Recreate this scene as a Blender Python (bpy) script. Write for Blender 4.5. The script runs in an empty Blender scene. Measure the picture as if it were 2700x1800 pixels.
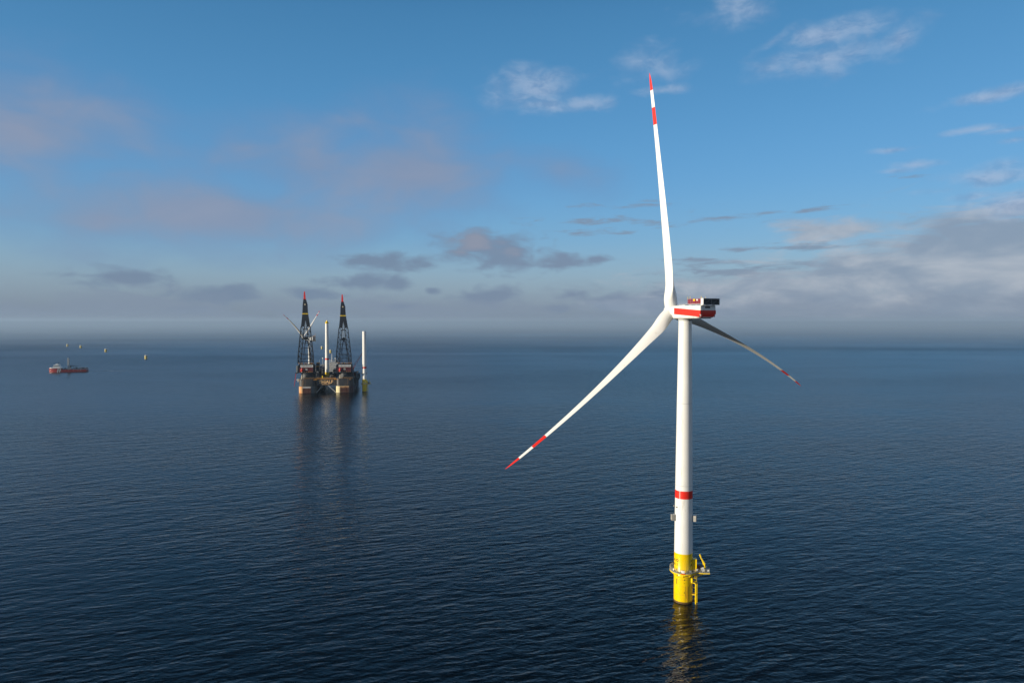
import bpy, math, random
from math import radians, sin, cos, pi
from mathutils import Vector, Matrix
random.seed(7)
sc = bpy.context.scene
COL = sc.collection

# ------------------------------------------------------------------ camera, light, exposure
PITCH = radians(1.72)
H = 103.0
cam_d = bpy.data.cameras.new("Camera"); cam = bpy.data.objects.new("Camera", cam_d); COL.objects.link(cam)
cam_d.sensor_width = 36.0; cam_d.lens = 24.0; cam_d.clip_start = 1.0; cam_d.clip_end = 200000.0
cam.location = (0, 0, H); cam.rotation_euler = (radians(90) - PITCH, 0, 0)
sc.camera = cam

SUN_AZ, SUN_EL = radians(246.5), radians(11)       # azimuth clockwise from +Y
sun_dir = Vector((sin(SUN_AZ)*cos(SUN_EL), cos(SUN_AZ)*cos(SUN_EL), sin(SUN_EL)))
sd = bpy.data.lights.new("Sun", 'SUN'); sd.energy = 5.0; sd.angle = radians(0.5); sd.color = (1.0, 0.90, 0.72)
sun = bpy.data.objects.new("Sun", sd); COL.objects.link(sun)
sun.rotation_euler = (-sun_dir).to_track_quat('-Z', 'Y').to_euler()

sc.view_settings.view_transform = 'Standard'; sc.view_settings.look = 'None'
sc.view_settings.exposure = 0.2; sc.view_settings.gamma = 1.0
sc.cycles.use_denoising = True; sc.cycles.use_adaptive_sampling = False
sc.cycles.max_bounces = 6; sc.cycles.volume_bounces = 0
sc.cycles.sample_clamp_indirect = 4.0

# ------------------------------------------------------------------ node helper
class NT:
    def __init__(s, tree): s.t = tree; tree.nodes.clear()
    def n(s, typ, ins=None, **kw):
        nd = s.t.nodes.new(typ)
        for k, v in kw.items(): setattr(nd, k, v)
        for k, v in (ins or {}).items(): s.put(nd.inputs[k], v)
        return nd
    def put(s, sock, v):
        if isinstance(v, bpy.types.NodeSocket): s.t.links.new(v, sock)
        elif hasattr(v, 'outputs'): s.t.links.new(v.outputs[0], sock)
        elif isinstance(v, (tuple, list)) and len(v) == 3 and sock.type == 'RGBA': sock.default_value = (*v, 1)
        else: sock.default_value = v
    def m(s, op, a, b=0.0, c=0.0, clamp=False):
        nd = s.t.nodes.new('ShaderNodeMath'); nd.operation = op; nd.use_clamp = clamp
        s.put(nd.inputs[0], a); s.put(nd.inputs[1], b); s.put(nd.inputs[2], c); return nd.outputs[0]
    def vm(s, op, a, b=(0, 0, 0), sc_=None):
        nd = s.t.nodes.new('ShaderNodeVectorMath'); nd.operation = op
        s.put(nd.inputs[0], a); s.put(nd.inputs[1], b)
        if sc_ is not None: s.put(nd.inputs[3], sc_)
        return nd.outputs[1] if op in ('LENGTH', 'DOT_PRODUCT') else nd.outputs[0]
    def mr(s, v, a, b, c=0.0, d=1.0, smooth=True):
        nd = s.t.nodes.new('ShaderNodeMapRange'); nd.interpolation_type = 'SMOOTHSTEP' if smooth else 'LINEAR'
        for i, x in enumerate((v, a, b, c, d)): s.put(nd.inputs[i], x)
        return nd.outputs[0]
    def mix(s, f, a, b):
        nd = s.t.nodes.new('ShaderNodeMix'); nd.data_type = 'RGBA'
        s.put(nd.inputs[0], f); s.put(nd.inputs[6], a); s.put(nd.inputs[7], b); return nd.outputs[2]
    def noise(s, vec, scale, detail=4, rough=0.5, dist=0.0, out='Fac', lac=2.0):
        nd = s.n('ShaderNodeTexNoise', {'Vector': vec, 'Scale': scale, 'Detail': detail, 'Roughness': rough,
                                        'Distortion': dist, 'Lacunarity': lac})
        return nd.outputs[out]
    def xyz(s, x, y, z=0.0): return s.n('ShaderNodeCombineXYZ', {0: x, 1: y, 2: z}).outputs[0]

def srgb(r, g, b):
    f = lambda c: (c/255/12.92) if c/255 <= 0.04045 else ((c/255+0.055)/1.055)**2.4
    return (f(r), f(g), f(b))

# ------------------------------------------------------------------ world: Nishita sky with clouds by direction
world = bpy.data.worlds.new("World"); sc.world = world; world.use_nodes = True
W = NT(world.node_tree)
SKY_STR = 0.1
sky = W.n('ShaderNodeTexSky', sky_type='NISHITA', sun_disc=False, sun_elevation=SUN_EL, sun_rotation=SUN_AZ,
          altitude=0, air_density=1.25, dust_density=0.6, ozone_density=2.4)
gen = W.n('ShaderNodeTexCoord').outputs['Generated']
sep = W.n('ShaderNodeSeparateXYZ', {0: gen})
X, Y, Z = sep.outputs
U = W.m('ARCTAN2', X, Y)                                     # azimuth
V = W.m('ARCSINE', Z)                                         # elevation
UV = W.xyz(U, V)
def dirpix(px, py):                                           # photo position -> (azimuth, elevation) of a cloud
    x = (px*1.148-1350)/1800; y = (900-py*1.148)/1800
    d = Vector((x, cos(PITCH)+y*sin(PITCH), -sin(PITCH)+y*cos(PITCH))).normalized()
    return math.atan2(d.x, d.y), math.asin(d.z)
def field(blobs):
    acc = None
    for (px, py, rx, ry, w, *rot) in blobs:
        u, v = dirpix(px, py); k = 1.148/1800*math.cos(v)
        p = W.vm('SUBTRACT', UV, (u, v, 0))
        if rot: p = W.n('ShaderNodeVectorRotate', {'Vector': p, 'Angle': radians(rot[0])}, rotation_type='Z_AXIS').outputs[0]
        p = W.vm('MULTIPLY', p, (1/(rx*k), 1/(ry*k), 0))
        f = W.m('SUBTRACT', 1.0, W.vm('LENGTH', p))
        f = W.m('MULTIPLY', W.m('MAXIMUM', f, -1.8), 1.0)
        f = W.m('ADD', f, (w-1.0)*1.0)
        acc = f if acc is None else W.m('SMOOTH_MAX', acc, f, 0.25)
    return acc
def cnoise(sx, sy, scale, detail, rough, off=0.0, dist=0.3):
    return W.mr(W.noise(W.vm('ADD', W.vm('MULTIPLY', UV, (sx, sy, 1)), (off, off*1.7, off)), scale, detail, rough, dist), 0.28, 0.72, 0, 1, False)

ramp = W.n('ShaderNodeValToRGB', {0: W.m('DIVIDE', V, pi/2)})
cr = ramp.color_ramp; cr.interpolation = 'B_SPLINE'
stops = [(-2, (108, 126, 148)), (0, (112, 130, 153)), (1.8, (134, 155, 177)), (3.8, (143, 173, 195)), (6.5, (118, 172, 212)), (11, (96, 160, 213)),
         (17, (80, 145, 198)), (23.5, (66, 130, 180)), (28, (52, 112, 162)), (33, (24, 68, 112)), (45, (8, 34, 68)), (90, (6, 24, 52))]  # sky above the view darkened to deepen the sea's reflection
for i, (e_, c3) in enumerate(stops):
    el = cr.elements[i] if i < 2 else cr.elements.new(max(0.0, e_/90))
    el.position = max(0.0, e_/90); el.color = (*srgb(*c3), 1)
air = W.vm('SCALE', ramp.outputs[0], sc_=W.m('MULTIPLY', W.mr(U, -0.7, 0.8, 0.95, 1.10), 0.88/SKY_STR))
col = W.mix(0.88, sky, air)
KS = 0.88
# broad brightness wobble of thin high cloud
thin = cnoise(1, 2.2, 3.0, 3, 0.5, 3.1)
KS = 0.88; S = KS/SKY_STR
def cl(r, g, b, k=1.0):
    c = srgb(r, g, b); return tuple(x*S*k for x in c)
def layer(col, dens, c): return W.mix(dens, col, c)

soft = field([(950, 390, 230, 125, 1.0), (720, 385, 330, 110, 0.8), (500, 492, 360, 85, 0.98), (240, 500, 220, 95, .7),
              (90, 285, 300, 150, .6), (1290, 395, 190, 90, .45), (560, 340, 160, 70, .5)])
n = cnoise(1, 2.0, 9, 5, 0.5, 1.3)
d = W.mr(W.m('ADD', soft, W.m('MULTIPLY', W.m('SUBTRACT', n, 0.5), 0.7)), -0.6, 0.95, 0, 0.85)
col = layer(col, d, W.mix(W.mr(d, 0.1, .8), cl(112, 140, 180), W.mix(n, cl(126, 144, 174), cl(142, 151, 174))))

streak = field([(1420, 508, 190, 18, .8), (1330, 535, 130, 11, .7), (1650, 500, 150, 20, .6), (1580, 597, 110, 10, .6),
                (1700, 620, 250, 28, .8), (1830, 485, 130, 14, .6), (1500, 470, 240, 16, .3), (1900, 560, 160, 16, .8),
                (1380, 598, 70, 10, .5), (1700, 572, 50, 10, .75), (2120, 402, 120, 10, .3)])
n = cnoise(1, 6.5, 16, 7, 0.6, 5.2)
d = W.mr(W.m('ADD', streak, W.m('MULTIPLY', W.m('SUBTRACT', n, 0.5), 2.4)), 0.0, 1.1, 0, 0.8)
col = layer(col, d, cl(126, 142, 164))

grey = field([(1110, 570, 110, 48, 1.0), (1170, 590, 110, 40, .9), (1270, 600, 130, 26, .7), (1370, 595, 60, 16, .5), (900, 600, 130, 26, .8),
              (850, 648, 110, 20, 1.0), (1130, 680, 75, 24, 1.0), (505, 675, 105, 24, .95), (290, 642, 120, 28, .75),
              (720, 672, 80, 16, .75), (1440, 697, 80, 26, .95), (1310, 678, 45, 14, .85), (1290, 708, 50, 16, .7), (920, 707, 60, 12, .8),
              (440, 712, 80, 18, .6), (990, 668, 26, 12, .7), (1540, 680, 90, 34, .75), (200, 632, 110, 12, .55), (1600, 712, 160, 24, .8)])
n = cnoise(1, 2.3, 24, 7, 0.5, 9.7, 0.3)
d = W.mr(W.m('ADD', grey, W.m('MULTIPLY', W.m('SUBTRACT', n, 0.5), 1.05)), -0.3, 0.7, 0, 0.85)
col = layer(col, d, W.mix(W.mr(U, -0.2, 0.1), cl(114, 133, 158), cl(118, 135, 160)))
pinkf = field([(1085, 560, 80, 40, 1.0), (1185, 585, 60, 30, .6)])
col = layer(col, W.mr(W.m('ADD', pinkf, W.m('MULTIPLY', W.m('SUBTRACT', n, 0.5), 1.2)), 0.0, 1.2, 0, 0.5), cl(158, 156, 168))

big = field([(1930, 528, 130, 26, .9), (1940, 590, 130, 22, .7), (2260, 575, 200, 70, 1.1), (2120, 610, 260, 50, 1.0), (1900, 655, 330, 42, .85),
             (2250, 650, 280, 90, 1.2), (1720, 700, 260, 36, .8), (2350, 545, 130, 45, 1.1), (2050, 700, 400, 50, 1.1), (2300, 680, 260, 60, 1.3), (1500, 705, 160, 26, .8)])
n = cnoise(1, 4.0, 11, 8, 0.58, 14.2, 0.5)
bf = W.m('ADD', big, W.m('MULTIPLY', W.m('SUBTRACT', n, 0.5), 1.5))
d = W.mr(bf, -0.5, 0.6, 0, 0.88)
n2 = cnoise(1, 2.4, 10, 7, 0.52, 22.0, 0.3)
col = layer(col, d, W.mix(W.mr(n2, 0.15, 0.9), cl(136, 152, 173), cl(178, 185, 196)))

puff = field([(1225, 200, 95, 50, 1.0), (1250, 240, 110, 28, .8), (1340, 235, 90, 24, .75), (1500, 150, 110, 55, .55), (1520, 208, 75, 14, .8),
              (1690, 22, 130, 44, .7), (1910, 80, 120, 32, .85), (1895, 135, 125, 30, 1.05), (2065, 92, 50, 24, .95, -25), (1775, 95, 70, 16, .7, -25),
              (2290, 217, 100, 13, .9, -4), (2250, 297, 60, 8, .8), (2320, 298, 60, 7, .8), (2290, 405, 120, 30, .7), (2335, 460, 90, 26, 1.0), (2330, 322, 30, 8, .6),
              (2055, 345, 60, 8, .65), (2050, 393, 50, 9, .65), (2260, 450, 80, 14, .8), (2100, 380, 90, 14, .4), (2150, 440, 80, 14, .5)])
n = cnoise(1, 1.7, 17, 8, 0.54, 31.0, 0.35)
d = W.mr(W.m('ADD', puff, W.m('MULTIPLY', W.m('SUBTRACT', n, 0.5), 1.1)), -0.45, 1.1, 0, 0.72)
n3 = cnoise(1, 2.0, 30, 6, 0.6, 33.0, 0.4)
col = layer(col, d, W.mix(W.mr(n3, 0.2, 0.8), cl(124, 154, 192), cl(164, 183, 210)))

# low bank of cloud along the horizon
bn = cnoise(1, 3.0, 9, 7, 0.55, 41.0, 0.5)
bank = W.mr(W.m('ADD', V, W.m('MULTIPLY', W.m('SUBTRACT', bn, 0.5), 0.07)), 0.0, 0.045, 1, 0)
col = layer(col, W.m('MULTIPLY', bank, 0.75), cl(128, 143, 164))
# pale cloud added outside this view as greyer fill for shaded sides
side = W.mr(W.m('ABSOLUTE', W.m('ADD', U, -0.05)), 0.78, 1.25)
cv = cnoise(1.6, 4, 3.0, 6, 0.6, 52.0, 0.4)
fill_cov = W.m('MULTIPLY', side, W.m('MULTIPLY', W.mr(cv, 0.3, 0.65), W.mr(V, 0.75, 0.25, 0, 0.85)))
col = layer(col, fill_cov, cl(186, 186, 188))
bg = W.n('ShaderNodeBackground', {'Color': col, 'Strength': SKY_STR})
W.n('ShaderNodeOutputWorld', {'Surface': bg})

# ------------------------------------------------------------------ materials
MATS = {}
def mat(name, color, rough=0.5, metal=0.0, var=0.0, vscale=0.3, dirt=None, dirt_amt=0.0, dscale=0.25, streaks=False, coat=0.0):
    if name in MATS: return MATS[name]
    m = bpy.data.materials.new(name); m.use_nodes = True; T = NT(m.node_tree); MATS[name] = m
    p = T.n('ShaderNodeBsdfPrincipled', {'Roughness': rough, 'Metallic': metal, 'Coat Weight': coat, 'Coat Roughness': 0.15})
    tc = T.n('ShaderNodeTexCoord').outputs['Object']
    c = None
    if var > 0:
        nn = T.noise(tc, vscale, 6, 0.6)
        lo = tuple(x*(1-var) for x in color); hi = tuple(min(1, x*(1+var)) for x in color)
        c = T.mix(T.mr(nn, 0.3, 0.7), lo, hi)
    if dirt is not None:
        v = T.vm('MULTIPLY', tc, (1.0, 1.0, 0.12)) if streaks else tc
        nn = T.noise(v, dscale, 8, 0.68)
        c = T.mix(T.mr(nn, 0.62-dirt_amt*0.4, 0.78-dirt_amt*0.4), c if c is not None else color, dirt)
    T.put(p.inputs['Base Color'], c if c is not None else color)
    T.n('ShaderNodeOutputMaterial', {'Surface': p})
    return m
M = dict(
 white=mat('white_paint', (0.80, 0.79, 0.76), 0.32, var=0.03, vscale=0.15, coat=0.2, dirt=(0.62, 0.59, 0.53), dirt_amt=0.22, dscale=0.9, streaks=True),
 blade=mat('blade_white', (0.82, 0.81, 0.78), 0.4, var=0.03, vscale=0.1, dirt=(0.64, 0.61, 0.55), dirt_amt=0.15, dscale=0.4),
 red=mat('signal_red', (0.72, 0.025, 0.012), 0.38, var=0.05),
 yellow=mat('signal_yellow', (0.86, 0.59, 0.0), 0.28, var=0.04, vscale=0.3, coat=0.3, dirt=(0.45, 0.25, 0.01), dirt_amt=0.05, dscale=0.8, streaks=True),
 pileyellow=mat('pile_yellow', (0.85, 0.57, 0.0), 0.28, var=0.05, vscale=0.3, coat=0.3, dirt=(0.40, 0.22, 0.02), dirt_amt=0.14, dscale=1.0, streaks=True),
 algae=mat('algae_brown', (0.12, 0.07, 0.015), 0.6, var=0.3, vscale=1.5),
 black=mat('black_paint', (0.012, 0.013, 0.015), 0.5),
 dark=mat('dark_navy_steel', (0.007, 0.010, 0.016), 0.5, var=0.4, vscale=0.2, dirt=(0.05, 0.03, 0.02), dirt_amt=0.06, dscale=0.5),
 hull=mat('hull_black', (0.035, 0.036, 0.040), 0.5, var=0.35, vscale=0.12, dirt=(0.13, 0.085, 0.05), dirt_amt=0.3, dscale=0.35, streaks=True),
 rust=mat('rusty_orange', (0.50, 0.27, 0.12), 0.7, var=0.25, vscale=0.4, dirt=(0.30, 0.11, 0.035), dirt_amt=0.4, dscale=0.4, streaks=True),
 cream=mat('worn_cream', (0.62, 0.54, 0.38), 0.6, var=0.12, vscale=0.4, dirt=(0.42, 0.22, 0.09), dirt_amt=0.22, dscale=0.4, streaks=True),
 greyp=mat('grey_steel', (0.26, 0.27, 0.27), 0.5, var=0.2, vscale=0.4),
 lgrey=mat('light_grey', (0.5, 0.51, 0.51), 0.5, var=0.12, vscale=0.5),
 maroon=mat('maroon_house', (0.10, 0.016, 0.02), 0.5, var=0.25, vscale=0.3),
 orange=mat('orange_rail', (0.60, 0.27, 0.03), 0.55, var=0.3, vscale=0.6),
 letter=mat('ochre_letters', (0.95, 0.56, 0.24), 0.6, var=0.1, vscale=0.5),
 navy=mat('navy_blue', (0.03, 0.045, 0.10), 0.5, var=0.3, vscale=0.4),
 redmesh=mat('red_railing', (0.42, 0.035, 0.05), 0.5, var=0.2, vscale=1.0),
 mesh=mat('dark_radiator', (0.02, 0.024, 0.027), 0.55, var=0.3, vscale=2.0),
 shipred=mat('ship_red', (0.22, 0.010, 0.014), 0.4, var=0.12, vscale=0.2),
 shipdeck=mat('deck_brown', (0.10, 0.045, 0.045), 0.7, var=0.3, vscale=0.4),
 glass=mat('dark_glass', (0.02, 0.025, 0.03), 0.08),
 lit=mat('cream_panel', (0.75, 0.7, 0.6), 0.5),
 galv=mat('galvanised', (0.42, 0.40, 0.36), 0.45, 0.3, var=0.15, vscale=1.0),
)

# ------------------------------------------------------------------ mesh builder
class MB:
    def __init__(s): s.v = []; s.f = []; s.mi = []; s.sm = []; s.mat = 0; s.smooth = False
    def add(s, vs, fs, smooth=False):
        b = len(s.v); s.v += [tuple(v) for v in vs]
        for f in fs: s.f.append(tuple(i+b for i in f)); s.mi.append(s.mat); s.sm.append(smooth)
        return s
    def box(s, x0, y0, z0, x1, y1, z1):
        vs = [(x, y, z) for z in (z0, z1) for y in (y0, y1) for x in (x0, x1)]
        return s.add(vs, [(0, 2, 3, 1), (4, 5, 7, 6), (0, 1, 5, 4), (2, 6, 7, 3), (0, 4, 6, 2), (1, 3, 7, 5)])
    def obox(s, c, ax, ay, az, hx, hy, hz):
        c, ax, ay, az = map(Vector, (c, ax, ay, az))
        vs = [c+ax*i*hx+ay*j*hy+az*k*hz for k in (-1, 1) for j in (-1, 1) for i in (-1, 1)]
        return s.add(vs, [(0, 2, 3, 1), (4, 5, 7, 6), (0, 1, 5, 4), (2, 6, 7, 3), (0, 4, 6, 2), (1, 3, 7, 5)])
    def tube(s, p, q, r0, r1=None, seg=8, caps=True):
        r1 = r0 if r1 is None else r1
        p, q = Vector(p), Vector(q); d = (q-p).normalized()
        u = d.orthogonal().normalized(); w = d.cross(u)
        vs = []
        for c, r in ((p, r0), (q, r1)):
            for i in range(seg):
                a = 2*pi*i/seg; vs.append(c+u*r*cos(a)+w*r*sin(a))
        fs = [(i, (i+1) % seg, seg+(i+1) % seg, seg+i) for i in range(seg)]
        s.add(vs, fs, seg > 5)
        if caps: s.add(vs, [tuple(range(seg))[::-1], tuple(range(seg, 2*seg))])
        return s
    def bar(s, p, q, w): return s.tube(p, q, w*0.7071, seg=4)
    def path(s, pts, r, seg=8):
        for a, b in zip(pts[:-1], pts[1:]): s.tube(a, b, r, seg=seg)
        return s
    def lathe(s, prof, seg=48, c=(0, 0, 0), caps=True):
        vs = []
        for (r, z) in prof:
            for i in range(seg):
                a = 2*pi*i/seg; vs.append((c[0]+r*cos(a), c[1]+r*sin(a), c[2]+z))
        fs = []
        for k in range(len(prof)-1):
            for i in range(seg): fs.append((k*seg+i, k*seg+(i+1) % seg, (k+1)*seg+(i+1) % seg, (k+1)*seg+i))
        s.add(vs, fs, True)
        if caps:
            s.add(vs[:seg], [tuple(range(seg))[::-1]]); s.add(vs[-seg:], [tuple(range(seg))])
        return s
    def prism(s, pts, z0, z1, smooth=False):
        n = len(pts); vs = [(x, y, z0) for x, y in pts]+[(x, y, z1) for x, y in pts]
        s.add(vs, [(i, (i+1) % n, n+(i+1) % n, n+i) for i in range(n)], smooth)
        return s.add(vs, [tuple(range(n))[::-1], tuple(range(n, 2*n))])
    def loft(s, secs, smooth=True, caps=True):
        n = len(secs[0]); vs = [p for sec in secs for p in sec]
        fs = [(k*n+i, k*n+(i+1) % n, (k+1)*n+(i+1) % n, (k+1)*n+i) for k in range(len(secs)-1) for i in range(n)]
        s.add(vs, fs, smooth)
        if caps: s.add(secs[0], [tuple(range(n))[::-1]]); s.add(secs[-1], [tuple(range(n))])
        return s
    def build(s, name, mats, parent=None, sharp=40):
        me = bpy.data.meshes.new(name); me.from_pydata(s.v, [], s.f)
        mats = mats if isinstance(mats, (list, tuple)) else [mats]
        for m in mats: me.materials.append(m)
        me.polygons.foreach_set('material_index', s.mi); me.polygons.foreach_set('use_smooth', s.sm)
        me.update()
        import bmesh
        bm = bmesh.new(); bm.from_mesh(me); bmesh.ops.remove_doubles(bm, verts=bm.verts, dist=1e-4)
        bmesh.ops.recalc_face_normals(bm, faces=bm.faces); bm.to_mesh(me); bm.free()
        me.set_sharp_from_angle(angle=radians(sharp))
        o = bpy.data.objects.new(name, me); COL.objects.link(o)
        if parent: o.parent = parent
        return o
def empty(name, loc=(0, 0, 0), rz=0.0, label=None, cat=None, group=None):
    o = bpy.data.objects.new(name, None); COL.objects.link(o); o.location = loc; o.rotation_euler = (0, 0, rz)
    o.empty_display_size = 1
    tag(o, label, cat, group); return o
def tag(o, label=None, cat=None, group=None, kind=None):
    if label: o['label'] = label
    if cat: o['category'] = cat
    if group: o['group'] = group
    if kind: o['kind'] = kind
    return o
def children(o): return [c for c in bpy.data.objects if c.parent == o]
def copy_tree(o, parent=None):
    c = o.copy(); COL.objects.link(c)
    if parent: c.parent = parent
    for ch in children(o): copy_tree(ch, c)
    return c
def text_mesh(txt, size, depth=0.03, xs=1.0, bold=0.012):
    cu = bpy.data.curves.new('lettering_curve', 'FONT'); cu.body = txt; cu.size = size; cu.extrude = depth
    cu.align_x = 'CENTER'; cu.align_y = 'CENTER'; cu.offset = size*bold
    to = bpy.data.objects.new('lettering_curve', cu); COL.objects.link(to)
    dg = bpy.context.evaluated_depsgraph_get(); dg.update()
    me = bpy.data.meshes.new_from_object(to.evaluated_get(dg))
    vs = [(v.co.x*xs, v.co.y, v.co.z) for v in me.vertices]; fs = [tuple(p.vertices) for p in me.polygons]
    bpy.data.objects.remove(to); bpy.data.curves.remove(cu); bpy.data.meshes.remove(me)
    return vs, fs

# ------------------------------------------------------------------ sea
def sea_material():
    m = bpy.data.materials.new('sea_water'); m.use_nodes = True; T = NT(m.node_tree)
    pos = T.n('ShaderNodeNewGeometry').outputs['Position']
    sp = T.n('ShaderNodeSeparateXYZ', {0: pos}); x, y = sp.outputs[0], sp.outputs[1]
    # patches of stronger and weaker ripple
    pat = T.noise(T.vm('MULTIPLY', pos, (0.00035, 0.0011, 0)), 1.0, 5, 0.55, 0.6)
    pat2 = T.noise(T.vm('MULTIPLY', pos, (0.0035, 0.006, 0)), 1.0, 4, 0.6, 0.5)
    gain = T.m('ADD', T.mr(pat, 0.36, 0.64, 0.6, 1.3), T.mr(pat2, 0.35, 0.65, -0.22, 0.22))
    lod = T.mr(T.vm('LENGTH', T.vm('MULTIPLY', pos, (1, 1, 0))), 260, 1300)   # waves too fine to resolve far out become roughness
    gain = T.m('MULTIPLY', gain, T.m('SUBTRACT', 1.0, T.m('MULTIPLY', lod, 0.35)))
    rough = T.m('ADD', 0.035, T.m('MULTIPLY', lod, T.mr(pat, 0.35, 0.65, 0.10, 0.17)))
    sx = sy = None
    # (wave rotation, size across crest, along crest, amplitude, detail, roughness)
    for (rot, lx, ly, amp, det, ro) in ((radians(14), 7.5, 2.9, 0.34, 3, 0.48), (radians(-22), 2.4, 1.15, 0.075, 2, 0.5), (radians(28), 26.0, 9.0, 0.40, 2, 0.5)):
        def coord(ox, oy):
            p = T.vm('ADD', pos, (ox, oy, 0))
            p = T.n('ShaderNodeVectorRotate', {'Vector': p, 'Angle': -rot}, rotation_type='Z_AXIS').outputs[0]
            return T.vm('MULTIPLY', p, (1/lx, 1/ly, 0))
        e = ly*0.05
        h = [T.noise(coord(ox, oy), 1.0, det, ro, 0.35) for ox, oy in ((0, 0), (e, 0), (0, e))]
        a = T.m('MULTIPLY', T.m('SUBTRACT', h[1], h[0]), amp*2.2/e); b = T.m('MULTIPLY', T.m('SUBTRACT', h[2], h[0]), amp*2.2/e)
        sx = a if sx is None else T.m('ADD', sx, a); sy = b if sy is None else T.m('ADD', sy, b)
    nh = T.xyz(T.m('MULTIPLY', T.m('MULTIPLY', sx, gain), -1.0), T.m('MULTIPLY', T.m('MULTIPLY', sy, gain), -1.0), 0.0)
    # wave faces turned away at grazing angles are hidden behind the crest before them (self-masking of a rough surface)
    inc = T.n('ShaderNodeNewGeometry').outputs['Incoming']
    ih = T.vm('MULTIPLY', inc, (1, 1, 0)); il = T.m('MAXIMUM', T.vm('LENGTH', ih), 1e-4); ihn = T.vm('NORMALIZE', ih)
    tg = T.m('DIVIDE', T.m('ABSOLUTE', T.n('ShaderNodeSeparateXYZ', {0: inc}).outputs[2]), il)
    a = T.vm('DOT_PRODUCT', nh, ihn)
    a2 = T.m('SUBTRACT', T.m('ABSOLUTE', T.m('ADD', a, tg)), tg)
    a2 = T.m('ADD', a2, T.m('DIVIDE', 0.016, T.m('ADD', tg, 0.12)))   # faces turned to the viewer show larger
    nh = T.vm('ADD', nh, T.vm('SCALE', ihn, sc_=T.m('SUBTRACT', a2, a)))
    nrm = T.vm('NORMALIZE', T.vm('ADD', nh, (0, 0, 1)))
    p = T.n('ShaderNodeBsdfPrincipled', {'Base Color': (0.0, 0.004, 0.008), 'Roughness': rough, 'Specular IOR Level': 0.45, 'IOR': 1.333, 'Normal': nrm})
    T.n('ShaderNodeOutputMaterial', {'Surface': p})
    return m
b = MB(); R_ = 40000
ring = [0, 60, 150, 400, 1000, 3000, 8000, 20000, R_]
b.v = []; seg = 96
vs = [(0, 0, 0)]+[(r*cos(2*pi*i/seg), r*sin(2*pi*i/seg), 0) for r in ring[1:] for i in range(seg)]
fs = [(0, 1+i, 1+(i+1) % seg) for i in range(seg)]
for k in range(len(ring)-2):
    for i in range(seg): fs.append((1+k*seg+i, 1+(k+1)*seg+i, 1+(k+1)*seg+(i+1) % seg, 1+k*seg+(i+1) % seg))
b.add(vs, fs); sea = b.build('sea', sea_material()); tag(sea, 'dark blue rippled sea reaching to the horizon', 'sea', kind='structure')

# ------------------------------------------------------------------ haze
b = MB(); b.box(-41000, -41000, -1, 41000, 41000, 215)
hm = bpy.data.materials.new('haze_air'); hm.use_nodes = True; T = NT(hm.node_tree)
T.n('ShaderNodeOutputMaterial', {'Volume': T.n('ShaderNodeVolumePrincipled', {'Color': (0.50, 0.67, 0.88), 'Density': 0.000036, 'Anisotropy': 0.08, 'Density Attribute': ''}).outputs[0]})
hz = b.build('haze', hm); tag(hz, 'thin blue grey sea haze thickening to the horizon', 'haze', kind='stuff')

b = MB(); b.box(-38000, 2500, 0.5, 38000, 38000, 99)
fm = bpy.data.materials.new('fog_air'); fm.use_nodes = True; T = NT(fm.node_tree)
T.n('ShaderNodeOutputMaterial', {'Volume': T.n('ShaderNodeVolumePrincipled', {'Color': (0.45, 0.61, 0.82), 'Density': 0.0003, 'Anisotropy': 0.05, 'Density Attribute': ''}).outputs[0]})
fb = b.build('fog_bank', fm); tag(fb, 'low grey blue fog bank hiding the far sea below the horizon', 'fog', kind='stuff')

# ------------------------------------------------------------------ turbine: tower and foundation
def arc_panel(b, r, a0, a1, z0, z1, th=0.02, seg=12):
    """a curved plate lying on a cylinder"""
    secs = []
    for i in range(seg+1):
        a = a0+(a1-a0)*i/seg; c, s_ = cos(a), sin(a)
        secs.append([((r-0.05)*c, (r-0.05)*s_, z0), ((r+th)*c, (r+th)*s_, z0), ((r+th)*c, (r+th)*s_, z1), ((r-0.05)*c, (r-0.05)*s_, z1)])
    b.loft(secs, smooth=False)
def wrap_text(txt, size, r, ang, z, mats, parent, name='lettering'):
    vs, fs = text_mesh(txt, size, 0.02, 1.0, .03)
    out = []
    for x, y, d in vs:
        a = ang+x/r; rr = r+0.012+max(d, 0)
        out.append((rr*cos(a), rr*sin(a), z+y))
    b = MB(); b.add(out, fs); return b.build(name, mats, parent)

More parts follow.
